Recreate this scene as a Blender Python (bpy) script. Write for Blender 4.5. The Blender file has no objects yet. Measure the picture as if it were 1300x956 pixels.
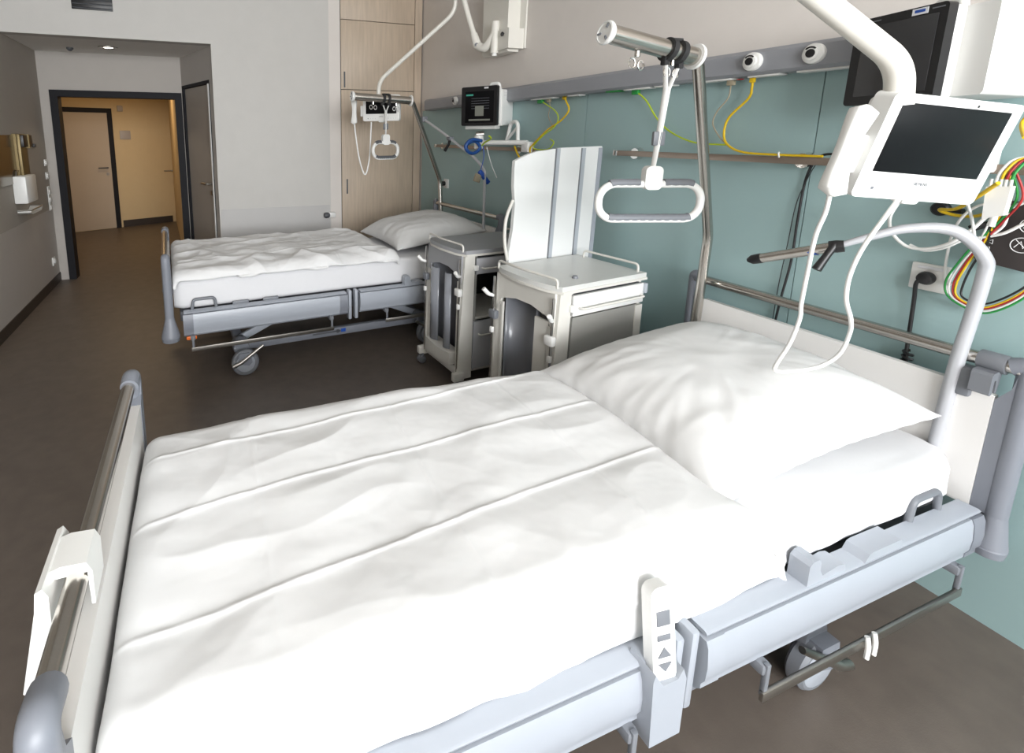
import bpy, bmesh, math, random
from mathutils import Vector, Matrix, noise, Euler
C = bpy.context.scene.collection
PI = math.pi

# ---------------------------------------------------------------- materials
def mat(name, col, rough=.5, metal=0., var=0., scale=8., bump=0., bscale=60., spec=.5, stretch=(1, 1, 1), coat=0., emit=None, estr=0., alpha=1.):
    m = bpy.data.materials.new(name); m.use_nodes = True
    nt = m.node_tree; b = nt.nodes['Principled BSDF']
    b.inputs['Base Color'].default_value = (*col, 1)
    b.inputs['Roughness'].default_value = rough
    b.inputs['Metallic'].default_value = metal
    b.inputs['Specular IOR Level'].default_value = spec
    b.inputs['Coat Weight'].default_value = coat
    b.inputs['Alpha'].default_value = alpha
    if emit:
        b.inputs['Emission Color'].default_value = (*emit, 1); b.inputs['Emission Strength'].default_value = estr
    tc = nt.nodes.new('ShaderNodeTexCoord'); mp = nt.nodes.new('ShaderNodeMapping')
    mp.inputs['Scale'].default_value = stretch
    nt.links.new(tc.outputs['Object'], mp.inputs['Vector'])
    n = nt.nodes.new('ShaderNodeTexNoise'); n.inputs['Scale'].default_value = scale; n.inputs['Detail'].default_value = 4
    nt.links.new(mp.outputs[0], n.inputs['Vector'])
    r = nt.nodes.new('ShaderNodeMapRange')
    r.inputs['From Min'].default_value = .3; r.inputs['From Max'].default_value = .7
    r.inputs['To Min'].default_value = 1 - var; r.inputs['To Max'].default_value = 1 + var
    nt.links.new(n.outputs['Fac'], r.inputs['Value'])
    mx = nt.nodes.new('ShaderNodeVectorMath'); mx.operation = 'SCALE'
    mx.inputs[0].default_value = col
    nt.links.new(r.outputs[0], mx.inputs['Scale']); nt.links.new(mx.outputs[0], b.inputs['Base Color'])
    if bump:
        n2 = nt.nodes.new('ShaderNodeTexNoise'); n2.inputs['Scale'].default_value = bscale; n2.inputs['Detail'].default_value = 3
        nt.links.new(mp.outputs[0], n2.inputs['Vector'])
        bp = nt.nodes.new('ShaderNodeBump'); bp.inputs['Strength'].default_value = bump; bp.inputs['Distance'].default_value = .01
        nt.links.new(n2.outputs['Fac'], bp.inputs['Height']); nt.links.new(bp.outputs[0], b.inputs['Normal'])
    return m

M = dict(
    floor=mat('vinyl_floor', (.122, .100, .084), .45, var=.10, scale=14, bump=.05, bscale=220),
    cream=mat('cream_plaster', (.60, .585, .56), .8, var=.015, bump=.06, bscale=150),
    greige=mat('greige_plaster', (.74, .695, .655), .8, var=.015, bump=.06, bscale=150),
    niche=mat('shade_toned_entrance_plaster', (.46, .43, .40), .8, var=.015, bump=.06, bscale=150),  # shade of the deep entrance put into the wall colour, not another paint
    dado=mat('washable_dado_paint', (.51, .50, .49), .45, var=.01),
    ldado=mat('left_dado_paint', (.46, .43, .40), .45, var=.01),
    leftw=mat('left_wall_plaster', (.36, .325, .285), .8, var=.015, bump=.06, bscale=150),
    ceil=mat('ceiling_paint', (.82, .80, .77), .9, var=.01),
    teal=mat('teal_laminate', (.335, .475, .48), .38, var=.02, scale=3),
    seam=mat('dark_joint', (.03, .04, .04), .8),
    rail=mat('grey_blue_enamel', (.29, .30, .325), .4, var=.02),
    base=mat('dark_vinyl_skirting', (.035, .027, .022), .5, var=.08),
    wood=mat('pale_ash_veneer', (.53, .43, .33), .5, var=.09, scale=5, stretch=(9, 9, .7), bump=.03, bscale=30),
    door=mat('beige_door_laminate', (.46, .38, .29), .5, var=.03, scale=3),
    gdoor=mat('taupe_door_laminate', (.36, .32, .28), .5, var=.02, scale=3),
    frame=mat('dark_steel_frame', (.012, .012, .015), .6, spec=.2),
    corr=mat('corridor_plaster', (.62, .48, .28), .8, var=.015),
    chrome=mat('brushed_steel', (.55, .52, .48), .24, 1., var=.06, scale=20, stretch=(1, 40, 40)),
    steel=mat('dull_steel', (.42, .40, .37), .35, 1., var=.05),
    bright=mat('bright_chrome', (.75, .74, .72), .14, 1.),
    sheet=mat('white_cotton', (.745, .745, .747), .9, var=.006, scale=30, bump=.03, bscale=500, spec=.15),
    bedsheet=mat('fitted_sheet_cotton', (.71, .71, .725), .9, var=.006, scale=30, bump=.03, bscale=500, spec=.15),
    pil=mat('white_pillow_cotton', (.71, .71, .708), .9, var=.006, scale=30, bump=.03, bscale=500, spec=.15),
    panel=mat('white_laminate', (.80, .785, .765), .4, var=.01),
    white=mat('white_plastic', (.80, .80, .78), .35, var=.008),
    wenam=mat('white_enamel_tube', (.76, .74, .68), .3, var=.008),
    grey=mat('blue_grey_plastic', (.20, .213, .245), .42, var=.02),
    lgrey=mat('light_blue_grey_panel', (.35, .375, .42), .36, var=.015),
    mgrey=mat('mid_grey_plastic', (.17, .18, .20), .45, var=.02),
    dgrey=mat('dark_grey_plastic', (.09, .095, .105), .45, var=.03),
    black=mat('black_plastic', (.012, .012, .013), .4, var=.05),
    rubber=mat('black_rubber', (.02, .02, .021), .75, var=.05),
    screen=mat('dark_glass_screen', (.005, .005, .006), .3, spec=.18),
    gscreen=mat('charcoal_glass_screen', (.035, .035, .037), .22, spec=.6),
    beige=mat('pale_beige_plastic', (.66, .645, .60), .42, var=.015),
    ctop=mat('pale_grey_worktop', (.62, .625, .605), .35, var=.02),
    gtop=mat('mid_grey_worktop', (.31, .315, .33), .4, var=.02),
    cgrey=mat('warm_grey_door_panel', (.30, .295, .275), .3, var=.015),
    smoke=mat('smoked_grey_guard', (.20, .21, .235), .25, var=.03, spec=.6),
    tpan=mat('glossy_white_table_panel', (.74, .75, .745), .3, var=.006),
    stripe=mat('silver_grey_strip', (.40, .43, .47), .35, var=.015),
    yellow=mat('yellow_cable', (.75, .50, .01), .45), green=mat('yellow_green_cable', (.45, .58, .02), .45),
    dgreen=mat('green_cable', (.02, .27, .05), .45), red=mat('red_cable', (.38, .02, .02), .45),
    blue=mat('blue_plastic', (.012, .075, .40), .45), navy=mat('navy_tube', (.01, .06, .23), .4), tan=mat('beige_cable', (.36, .31, .22), .5),
    orange=mat('orange_plastic', (.80, .16, .02), .4), gold=mat('brass_trim', (.20, .15, .07), .45, .6),
    mirror=mat('mirror_glass', (.17, .15, .12), .2, .9), brown=mat('dark_brown_cuff', (.028, .022, .021), .6, var=.05),
    ink=mat('white_print', (.72, .72, .72), .6), inkg=mat('grey_print', (.18, .19, .21), .6), sign=mat('grey_sign', (.40, .36, .33), .5),
    lamp=mat('lit_lamp', (.9, .9, .85), .3, emit=(1, .93, .8), estr=9.), scr1=mat('screen_field', (.05, .052, .045), .4, emit=(.30, .31, .26), estr=.35),
    scr2=mat('screen_green', (.02, .12, .09), .4, emit=(.05, .30, .22), estr=.5), paper=mat('white_sticker', (.78, .79, .82), .6),
)

# ---------------------------------------------------------------- mesh building
def cr(pts, n=8, closed=False):                      # Catmull-Rom through points
    P = [Vector(p) for p in pts]; out = []; L = len(P)
    rng = L if closed else L - 1
    for i in range(rng):
        if closed: a, b, c, d = P[(i-1) % L], P[i], P[(i+1) % L], P[(i+2) % L]
        else: a, b, c, d = P[max(i-1, 0)], P[i], P[i+1], P[min(i+2, L-1)]
        for k in range(n):
            t = k/n
            out.append(.5*((2*b) + (c-a)*t + (2*a-5*b+4*c-d)*t*t + (3*b-a-3*c+d)*t**3))
    if not closed: out.append(P[-1])
    return out

def fillet(pts, r, n=6):                             # polyline with rounded corners
    P = [Vector(p) for p in pts]; out = [P[0]]
    for i in range(1, len(P)-1):
        a, b, c = P[i-1], P[i], P[i+1]
        d1 = (a-b); d2 = (c-b); rr = min(r, d1.length*.49, d2.length*.49)
        p = b + d1.normalized()*rr; q = b + d2.normalized()*rr
        for k in range(n+1):
            t = k/n; out.append(p*(1-t)**2 + b*2*t*(1-t) + q*t*t)
    out.append(P[-1]); return out

class MB:
    def __init__(s): s.v = []; s.f = []
    def add(s, vs, fs):
        o = len(s.v); s.v += [Vector(v) for v in vs]; s.f += [[i+o for i in f] for f in fs]; return s
    def box(s, c, d, bev=0., rot=None, seg=2):
        bm = bmesh.new(); bmesh.ops.create_cube(bm, size=1)
        for v in bm.verts: v.co = Vector((v.co.x*d[0], v.co.y*d[1], v.co.z*d[2]))
        if bev: bmesh.ops.bevel(bm, geom=list(bm.edges), offset=min(bev, min(d)*.49), segments=seg, affect='EDGES', profile=.5)
        bm.verts.index_update()
        R = Euler(rot).to_matrix() if rot else Matrix.Identity(3)
        s.add([R @ v.co + Vector(c) for v in bm.verts], [[v.index for v in f.verts] for f in bm.faces]); bm.free(); return s
    def bx(s, x0, x1, y0, y1, z0, z1, bev=0.):
        return s.box(((x0+x1)/2, (y0+y1)/2, (z0+z1)/2), (abs(x1-x0), abs(y1-y0), abs(z1-z0)), bev)
    def tube(s, path, r, n=12, closed=False, flat=1.):
        P = [Vector(p) for p in path]; L = len(P)
        rs = r if isinstance(r, (list, tuple)) else [r]*L
        if len(rs) != L: rs = [rs[0] + (rs[-1]-rs[0])*i/(L-1) for i in range(L)]
        vs = []; u = None
        for i in range(L):
            a = P[(i-1) % L] if (closed or i) else P[i]; b = P[(i+1) % L] if (closed or i < L-1) else P[i]
            t = (b-a).normalized()
            if u is None:
                u = Vector((0, 0, 1)) if abs(t.z) < .9 else Vector((1, 0, 0))
            u = (u - t*u.dot(t)).normalized(); w = t.cross(u)
            for k in range(n):
                an = 2*PI*k/n; vs.append(P[i] + (u*math.cos(an)*flat + w*math.sin(an))*rs[i])
        fs = []
        for i in range(L if closed else L-1):
            j = (i+1) % L
            for k in range(n): fs.append([i*n+k, i*n+(k+1) % n, j*n+(k+1) % n, j*n+k])
        if not closed: fs += [list(range(n))[::-1], [(L-1)*n+k for k in range(n)]]
        return s.add(vs, fs)
    def cyl(s, a, b, r, r2=None, n=20): return s.tube([a, b], [r, r2 if r2 is not None else r], n)
    def lathe(s, prof, o=(0, 0, 0), d=(0, 0, 1), n=24):          # prof = [(radius, height)...]
        q = Vector((0, 0, 1)).rotation_difference(Vector(d)); vs = []
        for (r, h) in prof:
            for k in range(n):
                an = 2*PI*k/n; vs.append(q @ Vector((r*math.cos(an), r*math.sin(an), h)) + Vector(o))
        fs = [[i*n+k, i*n+(k+1) % n, (i+1)*n+(k+1) % n, (i+1)*n+k] for i in range(len(prof)-1) for k in range(n)]
        fs += [list(range(n))[::-1], [(len(prof)-1)*n+k for k in range(n)]]
        return s.add(vs, fs)
    def prism(s, poly, ax, a, b):                                 # poly in the two other axes, extruded a..b along ax
        def mk(p, t):
            return {'x': (t, p[0], p[1]), 'y': (p[0], t, p[1]), 'z': (p[0], p[1], t)}[ax]
        n = len(poly); vs = [mk(p, a) for p in poly] + [mk(p, b) for p in poly]
        fs = [[i, (i+1) % n, n+(i+1) % n, n+i] for i in range(n)] + [list(range(n))[::-1], list(range(n, 2*n))]
        return s.add(vs, fs)
    def grid(s, rows, closed_u=False):
        h = len(rows); w = len(rows[0])
        vs = [p for r in rows for p in r]
        return s.add(vs, [[i*w+j, i*w+j+1, (i+1)*w+j+1, (i+1)*w+j] for i in range(h-1) for j in range(w-1)])
    def build(s, name, m, parent=None, off=(0, 0, 0), smooth=38, label=None):
        me = bpy.data.meshes.new(name)
        vs = s.v; o = Vector(off)
        if parent is None:
            xs = [v.x for v in vs]; ys = [v.y for v in vs]; zs = [v.z for v in vs]
            o = Vector(((min(xs)+max(xs))/2, (min(ys)+max(ys))/2, min(zs)))
        me.from_pydata([tuple(v-o) for v in vs], [], s.f)
        bm = bmesh.new(); bm.from_mesh(me); bmesh.ops.recalc_face_normals(bm, faces=bm.faces); bm.to_mesh(me); bm.free()
        me.polygons.foreach_set('use_smooth', [True]*len(me.polygons))
        me.set_sharp_from_angle(angle=math.radians(smooth))
        me.materials.append(M[m] if isinstance(m, str) else m)
        ob = bpy.data.objects.new(name, me); C.objects.link(ob)
        if parent is None: ob.location = o
        else: ob.parent = parent
        if label: ob['label'] = label
        return ob

def thing(name, label, cat, loc=(0, 0, 0), rot=(0, 0, 0), group=None):
    o = bpy.data.objects.new(name, None); C.objects.link(o); o.location = loc; o.rotation_euler = rot
    o.empty_display_size = .05
    return tag(o, label, cat, group)
def tag(o, label, cat, group=None):
    o['label'] = label; o['category'] = cat
    if group: o['group'] = group
    return o
def struct(name, mb, m, label=None, parent=None, off=(0, 0, 0)):
    o = mb.build(name, m, parent, off)
    if parent is None: o['kind'] = 'structure'
    if label: o['label'] = label
    return o
def text_verts(txt, size):
    cu = bpy.data.curves.new('lettering', 'FONT'); cu.body = txt; cu.size = size; cu.align_x = 'CENTER'; cu.extrude = .0003
    ob = bpy.data.objects.new('lettering', cu); C.objects.link(ob)
    bpy.context.view_layer.update()
    ev = ob.evaluated_get(bpy.context.evaluated_depsgraph_get()); me = bpy.data.meshes.new_from_object(ev)
    vs = [v.co.copy() for v in me.vertices]; fs = [list(p.vertices) for p in me.polygons]
    bpy.data.objects.remove(ob); bpy.data.curves.remove(cu); bpy.data.meshes.remove(me)
    return vs, fs
def rrect(w, h, r, n=5, c=(0, 0)):
    out = []
    for cx, cy, a0 in ((w/2-r, h/2-r, 0), (-w/2+r, h/2-r, PI/2), (-w/2+r, -h/2+r, PI), (w/2-r, -h/2+r, 1.5*PI)):
        for k in range(n+1):
            a = a0 + PI/2*k/n; out.append((c[0]+cx+r*math.cos(a), c[1]+cy+r*math.sin(a)))
    return out
def ease(mb, z, amt): return mb

# ================================================================ camera
cam_d = bpy.data.cameras.new('camera'); cam = bpy.data.objects.new('camera', cam_d); C.objects.link(cam)
Rr = Vector((0.94345808, -0.33148609, 0.00195381)); Dn = Vector((-0.05728771, -0.16884889, -0.98397570)); Fw = Vector((0.32650415, 0.92822790, -0.17829193))
mw = Matrix.Identity(4)
for i in range(3):
    mw[i][0] = Rr[i]; mw[i][1] = -Dn[i]; mw[i][2] = -Fw[i]
mw.translation = Vector((-2.2333, 0, 1.4925)); cam.matrix_world = mw
cam_d.sensor_fit = 'HORIZONTAL'; cam_d.sensor_width = 36; cam_d.lens = 630/1300*36
cam_d.shift_x = (650-474.6)/1300; cam_d.shift_y = -(478-286.0)/1300; cam_d.clip_start = .02
bpy.context.scene.camera = cam

# ================================================================ setting
XL = -3.66
struct('floor', MB().bx(-5.2, .15, -3.55, 10.2, -.1, 0), 'floor', 'dark brown grey vinyl floor')
struct('ceiling', MB().bx(XL-.15, .15, -3.55, 4.97, 2.95, 3.05), 'ceil', 'white ceiling of the ward room')
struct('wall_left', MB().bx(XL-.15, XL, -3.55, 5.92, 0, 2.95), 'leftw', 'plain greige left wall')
struct('trim_1', MB().bx(XL, XL+.004, -3.38, 5.79, .09, .76), 'ldado', 'lighter washable band on the lower left wall')
struct('baseboard_left', MB().bx(XL, XL+.012, -3.38, 5.79, 0, .09), 'base', 'dark skirting along the left wall')
struct('wall_right', MB().bx(0, .15, -3.55, 4.97, 0, 2.95), 'greige', 'greige wall behind the bed heads')
tp = struct('trim_2', MB().bx(-.012, 0, -3.38, 1.249, 0, 1.74).bx(-.012, 0, 1.253, 2.460, 0, 1.74).bx(-.012, 0, 2.464, 4.80, 0, 1.74), 'teal', 'grey teal wall panels behind the beds')
MB().bx(-.006, -.001, 1.249, 1.253, 0, 1.74).bx(-.006, -.001, 2.460, 2.464, 0, 1.74).build('panel_joint', 'seam', tp, off=tp.location)
# back wall with the entrance niche
struct('wall_back', MB().bx(-2.07, -.99, 4.85, 4.97, 0, 2.95).bx(XL, -2.07, 4.85, 4.97, 2.29, 2.95), 'cream', 'cream wall facing the window with a lowered entrance')
struct('trim_3', MB().bx(-2.06, -1.0, 4.844, 4.85, 0, .80), 'dado', 'slightly darker washable band on the cream wall')
struct('trim_4', MB().bx(-.99, -.87, 4.875, 4.97, 0, 2.95), 'greige', 'narrow grey strip beside the wardrobe')
struct('ceiling_niche', MB().bx(XL, -1.9, 4.97, 5.92, 2.29, 2.35), 'ceil', 'low ceiling of the entrance niche')
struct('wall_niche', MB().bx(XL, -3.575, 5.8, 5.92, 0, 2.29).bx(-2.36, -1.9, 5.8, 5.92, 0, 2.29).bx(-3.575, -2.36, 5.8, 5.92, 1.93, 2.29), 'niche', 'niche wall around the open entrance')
# angled niche side wall with a closed door
ang = math.atan2(.83, -.28)
dw = Vector((-.28, .83, 0)).normalized(); nw = Vector((dw.y, -dw.x, 0))
def nb(mb, a, b, z0, z1, d0, d1):                       # box along the angled wall: a..b along, depth d0..d1 away from the niche
    o = Vector((-2.075, 4.97, 0)); p = o + dw*(a+b)/2 + nw*(d0+d1)/2
    return mb.box((p.x, p.y, (z0+z1)/2), (b-a, abs(d1-d0), z1-z0), 0, (0, 0, ang))
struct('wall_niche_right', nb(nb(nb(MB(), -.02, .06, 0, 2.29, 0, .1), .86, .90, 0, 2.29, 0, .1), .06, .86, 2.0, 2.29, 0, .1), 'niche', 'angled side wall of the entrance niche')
d2 = struct('door_2', nb(MB(), .09, .83, 0.005, 1.965, .02, .06), 'gdoor', 'closed taupe side door inside the entrance niche')
off = d2.location
nb(nb(nb(MB(), .06, .09, 0, 2.0, -.004, .08), .83, .86, 0, 2.0, -.004, .08), .09, .83, 1.97, 2.0, -.004, .08).build('door_frame', 'frame', d2, off=off)
nb(MB(), .072, .092, .01, 1.965, -.012, -.003).build('edge_strip', 'white', d2, off=off)
o_ = Vector((-2.075, 4.97, 0)) + dw*.155; h_ = MB()
h_.tube(fillet([o_ + nw*.02 + Vector((0, 0, 1.02)), o_ - nw*.05 + Vector((0, 0, 1.02)), o_ - nw*.05 + dw*.13 + Vector((0, 0, 1.02))], .02), .010, 10)
h_.build('door_handle', 'steel', d2, off=off)
p_ = o_ + Vector((0, 0, .93)); MB().cyl(p_ + nw*.02, p_ - nw*.006, .022).build('lock_plate', 'steel', d2, off=off)
tag(MB().box((-2.068, 4.93, 1.50), (.012, .03, .16), .004).build('door_latch_plate', 'steel'), 'small bright plate on the edge of the cream wall near the taupe door', 'plate')
# dark frame of the entrance
fr = struct('door_1', MB().bx(-3.575, -3.507, 5.785, 5.93, 0, 1.865).bx(-2.43, -2.362, 5.785, 5.93, 0, 1.865).bx(-3.575, -2.362, 5.784, 5.931, 1.865, 1.928), 'frame', 'dark steel frame of the open entrance')
# corridor
a2 = math.atan2(.62, 1.51); cv = Vector((math.cos(a2), math.sin(a2), 0)); cn = Vector((cv.y, -cv.x, 0))
def cb(mb, a, b, z0, z1, d0, d1, bev=0.):               # along the slanted corridor wall, depth towards the viewer
    o = Vector((-4.19, 8.64, 0)); p = o + cv*(a+b)/2 + cn*(d0+d1)/2
    return mb.box((p.x, p.y, (z0+z1)/2), (b-a, abs(d1-d0), z1-z0), bev, (0, 0, a2))
struct('wall_corridor_back', cb(MB(), -1.0, 1.80, 0, 2.35, -.1, 0), 'corr', 'slanted corridor wall behind the entrance')
struct('wall_corridor_right', MB().prism([(-2.66, 9.30), (-2.42, 5.925), (-2.30, 5.925), (-2.54, 9.30)], 'z', 0, 2.35), 'corr', 'right hand corridor wall')
struct('wall_corridor_left', MB().bx(-5.2, -5.1, 5.92, 8.6, 0, 2.35), 'corr', 'left hand corridor wall')
struct('wall_corridor_front', MB().bx(-5.2, XL-.15, 5.82, 5.92, 0, 2.35), 'corr', 'corridor side of the ward wall')
struct('ceiling_corridor', MB().bx(-5.2, -1.9, 5.92, 10.0, 2.35, 2.42), 'ceil', 'corridor ceiling')
struct('baseboard_corridor', cb(MB(), .80, 1.60, 0, .11, 0, .012), 'base', 'dark skirting of the corridor wall')
d3 = struct('door_3', cb(MB(), -.03, .69, .01, 1.83, .0, .02), 'door', 'closed beige corridor door in a dark frame')
off = d3.location
cb(cb(MB(), .69, .76, 0, 1.90, 0, .035), -.10, .69, 1.83, 1.90, 0, .035).build('door_frame', 'frame', d3, off=off)
q = Vector((-4.19, 8.64, 0)) + cv*.63 + cn*.02
MB().tube(fillet([q + Vector((0, 0, .98)), q + cn*.06 + Vector((0, 0, .98)), q + cn*.06 - cv*.14 + Vector((0, 0, .98))], .02), .011, 10).build('door_handle', 'dgrey', d3, off=off)
q = Vector((-4.19, 8.64, 0)) + cv*.63; MB().cyl(q + cn*.015 + Vector((0, 0, .88)), q + cn*.03 + Vector((0, 0, .88)), .024).build('lock_plate', 'steel', d3, off=off)
tag(cb(MB(), .86, 1.02, 1.42, 1.56, .001, .012, .003).build('wall_sign', 'sign'), 'small grey name plate on the corridor wall right of the door', 'sign')
tag(cb(MB(), .85, .93, 1.86, 1.95, .001, .03, .004).build('alarm_box', 'sign'), 'small square box high on the corridor wall above the name plate', 'alarm box')
hx = thing('door_lever', 'lever handle near the right end of the corridor wall', 'door handle', (-2.72, 9.05, .9))
MB().cyl((.12, 0, 0), (.05, -.01, 0), .012).cyl((.055, -.01, 0), (-.06, -.04, 0), .011).build('lever', 'steel', hx)
MB().cyl((.12, 0, -.09), (.075, 0, -.09), .022).build('lock_plate', 'steel', hx)
# window wall behind the viewer, its window lights the room
YF = -3.4
struct('wall_front', MB().bx(XL-.15, -3.5, YF-.15, YF, 0, 2.95).bx(-.16, .15, YF-.15, YF, 0, 2.95).bx(-3.5, -.16, YF-.15, YF, 0, 1.15).bx(-3.5, -.16, YF-.15, YF, 2.85, 2.95), 'cream', 'window wall')
struct('window_1', MB().bx(-3.5, -3.43, YF-.12, YF-.05, 1.15, 2.85).bx(-.23, -.16, YF-.12, YF-.05, 1.15, 2.85).bx(-3.43, -.23, YF-.12, YF-.05, 1.15, 1.22).bx(-3.43, -.23, YF-.12, YF-.05, 2.78, 2.85).bx(-1.86, -1.80, YF-.12, YF-.05, 1.22, 2.78), 'white', 'white window frame')

# ---------------------------------------------------------------- vent and lamp
v = thing('air_vent', 'black slatted air vent in the wall above the entrance', 'vent', (-2.98, 4.85, 2.515))
MB().box((0, -.004, .06), (.30, .008, .15), .002).build('vent_backing', 'black', v)
for k in range(5):
    MB().box((0, -.012, -.002+k*.031), (.285, .014, .006), 0, (.5, 0, 0)).build('slat', 'dgrey', v)
l = thing('ceiling_downlight', 'lit round downlight in the low entrance ceiling', 'lamp', (-2.96, 5.36, 2.29))
MB().lathe([(.085, 0), (.085, -.008), (.06, -.010), (.055, 0)], n=28).build('lamp_ring', 'steel', l)
MB().lathe([(.001, -.003), (.042, -.003), (.042, -.001), (.001, -.001)], n=24).build('lamp_lens', 'lamp', l)
tag(MB().lathe([(.03, 0), (.03, -.012), (.012, -.03), (.001, -.03)], (-3.3, 5.50, 2.29)).build('smoke_detector', 'dgrey'), 'small dark sensor in the entrance ceiling left of the downlight', 'sensor')

# ---------------------------------------------------------------- left wall fittings
t = thing('wall_mirror', 'brass edged mirror at the left end of the left wall', 'mirror', (XL, 4.66, 1.10))
MB().bx(0, .012, -.24, .20, 0, .39).build('mirror_glass', 'mirror', t)
MB().bx(.0, .03, .20, .215, -.01, .40).build('mirror_edge', 'gold', t)
MB().bx(.0, .05, .225, .40, .02, .40, .01).build('side_panel', 'gold', t)
t = thing('wall_box', 'black box with brass strip above the towel dispenser', 'wall box', (XL, 5.02, 1.39))
MB().bx(0, .07, -.12, .12, 0, .10, .006).build('case', 'black', t)
MB().bx(.0, .08, -.012, .012, -.01, .105).build('strip', 'gold', t)
tag(MB().bx(XL, XL+.02, 5.37, 5.43, 1.38, 1.41, .003).build('wall_sensor', 'dgrey'), 'tiny dark sensor on the left wall right of the black box', 'sensor')
t = thing('towel_dispenser', 'white paper towel dispenser on the left wall', 'dispenser', (XL, 4.88, .90))
MB().bx(.002, .10, -.15, .13, .035, .26, .012).build('case', 'white', t)
MB().tube(fillet([(.02, -.10, .26), (.02, -.08, .30), (.02, .20, .31), (.02, .17, .27)], .02), .006, 8).build('wire_bracket', 'steel', t)
t = thing('soap_tray', 'small white tray below the towel dispenser', 'tray', (XL, 4.93, .84))
MB().prism([(-.17, .02), (-.12, .0), (.13, 0), (.18, .035), (.165, .035), (.12, .012), (-.11, .012), (-.16, .03)], 'x', .005, .10).build('tray_bowl', 'white', t)
MB().tube([(.0, -.15, .035), (.10, -.14, .035), (.11, .0, .04), (.10, .16, .04), (0, .17, .04)], .006, 8).build('rim', 'steel', t)
for i, (z, h, lab) in enumerate(((1.19, .065, 'uppermost white switch beside the dark entrance frame'), (1.06, .07, 'second white switch down beside the dark entrance frame'), (.75, .24, 'tall white strip of switches beside the dark entrance frame'))):
    t = thing('light_switch', lab, 'switch', (XL, 5.70, z))
    MB().bx(.004, .014, -.035, .035, 0, h, .003).build('plate', 'white', t)
    for k in range(max(1, int(h/.075))):
        MB().bx(.014, .022, -.022, .022, .012+k*.075, .052+k*.075, .002).build('rocker', 'white', t)
t = thing('wall_socket', 'white socket low on the left wall near the entrance', 'socket', (XL, 5.60, .21))
MB().bx(.004, .016, -.04, .04, 0, .08, .003).build('plate', 'white', t)
MB().lathe([(.028, 0), (.024, .01), (.02, .01), (.02, .002)], (.014, 0, .04), (1, 0, 0)).build('socket_ring', 'white', t)
# door stop knob on the cream wall edge
t = thing('wall_bumper', 'white buffer with dark tip on the right edge of the cream wall', 'buffer', (-.985, 4.83, .70))
MB().box((.0, 0, 0), (.075, .05, .055), .010).build('socket', 'white', t)
MB().lathe([(.020, .03), (.028, .045), (.030, .07), (.022, .085), (.001, .085)], (0, -.01, 0), (-1, -.15, 0)).build('tip', 'dgrey', t)

# ---------------------------------------------------------------- wardrobe
t = thing('built_in_wardrobe', 'tall pale ash wardrobe in the corner beyond the far bed', 'wardrobe', (-.435, 4.85, 0))
MB().bx(-.435, .43, .02, .11, 0, 2.95).build('carcass', 'seam', t)
MB().bx(.345, .423, 0, .02, 0, 2.95).build('filler_strip', 'wood', t)
for z0, z1, hz in ((.06, 1.933, .98), (1.939, 2.585, 2.03), (2.591, 2.95, None)):
    d = MB().bx(-.433, .339, 0, .02, z0, z1, .001).build('door', 'wood', t)
    if hz:
        MB().box((-.40 if hz > 1.5 else -.38, -.002, hz), (.016, .004, .15), .002).build('recessed_pull', 'dgrey', d)

# ================================================================ service rail on the head wall
t = thing('medical_supply_rail', 'long grey blue supply duct above the teal panels', 'supply rail', (0, 1.85, 1.735))
MB().prism([(-.10, .012), (-.10, .085), (-.085, .10), (0, .10), (0, 0), (-.085, 0)], 'y', -2.65, 2.62).build('duct', 'rail', t)
MB().prism([(-.10, .008), (-.10, .089), (-.085, .104), (0, .104), (0, -.003), (-.085, -.003)], 'y', 2.62, 2.72).build('end_cap', 'rail', t)
for y, w, m in ((.66, .10, 'white'), (.90, .12, 'white'), (.20, .16, 'white'), (.04, .10, 'white'), (-.22, .14, 'white'), (-.42, .12, 'white'), (-.64, .2, 'white'), (1.02, .10, 'white'), (.36, .09, 'dgreen')):
    MB().bx(-.08, -.03, y-w/2, y+w/2, -.007, .001, .002).build('socket_strip', m, t)
MB().bx(-.07, -.055, -.33, -.31, -.010, -.006).build('indicator', 'red', t)
for y, lab in ((1.459, 'white gas outlet knob left of the other on the supply duct, beside the chrome trapeze'), (1.245, 'white gas outlet knob on the supply duct beside the black monitor'), (3.93, 'white gas outlet knob on the supply duct above the far bed')):
    k = thing('gas_outlet', lab, 'gas outlet', (-.10, y, 1.787), group=None)
    MB().lathe([(.036, 0), (.036, .012), (.033, .016), (.024, .018), (.024, .026), (.020, .028), (.001, .028)], (0, 0, 0), (-1, 0, 0), 32).build('collar', 'white', k)
    MB().lathe([(.016, .027), (.014, .031), (.001, .031)], (0, 0, 0), (-1, 0, 0)).build('port', 'black', k)
    arc = [(-.0285, .029*math.cos(a), .029*math.sin(a)) for a in [PI*.25 + PI*.5*i/8 for i in range(9)]]
    MB().tube([(x, y_*.75, z_*.75) for x, y_, z_ in arc], .003, 6).build('printed_arc', 'black', k)
# equipment rails
def eqrail(y0, y1, z, lab):
    t = thing('equipment_rail', lab, 'rail', (-.06, (y0+y1)/2, z)); h = (y1-y0)/2
    MB().box((0, 0, 0), (.010, 2*h, .028), .002).build('bar', M['steelbar'], t)
    MB().box((0, h-.015, 0), (.013, .03, .031), .003).build('end_clip', 'bright', t)
    for y in (h-.13, -h+.2, 0):
        MB().lathe([(.028, .012), (.028, .04), (.032, .048)], (-.0, y, 0), (1, 0, 0)).build('stand_off', 'bright', t)
M['steelbar'] = mat('satin_bronze_bar', (.36, .29, .24), .38, .75, var=.05)
eqrail(.35, 2.18, 1.40, 'flat metal equipment rail on the teal wall above the near bed')
eqrail(2.86, 4.40, 1.395, 'flat metal equipment rail on the teal wall above the far bed')

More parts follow.
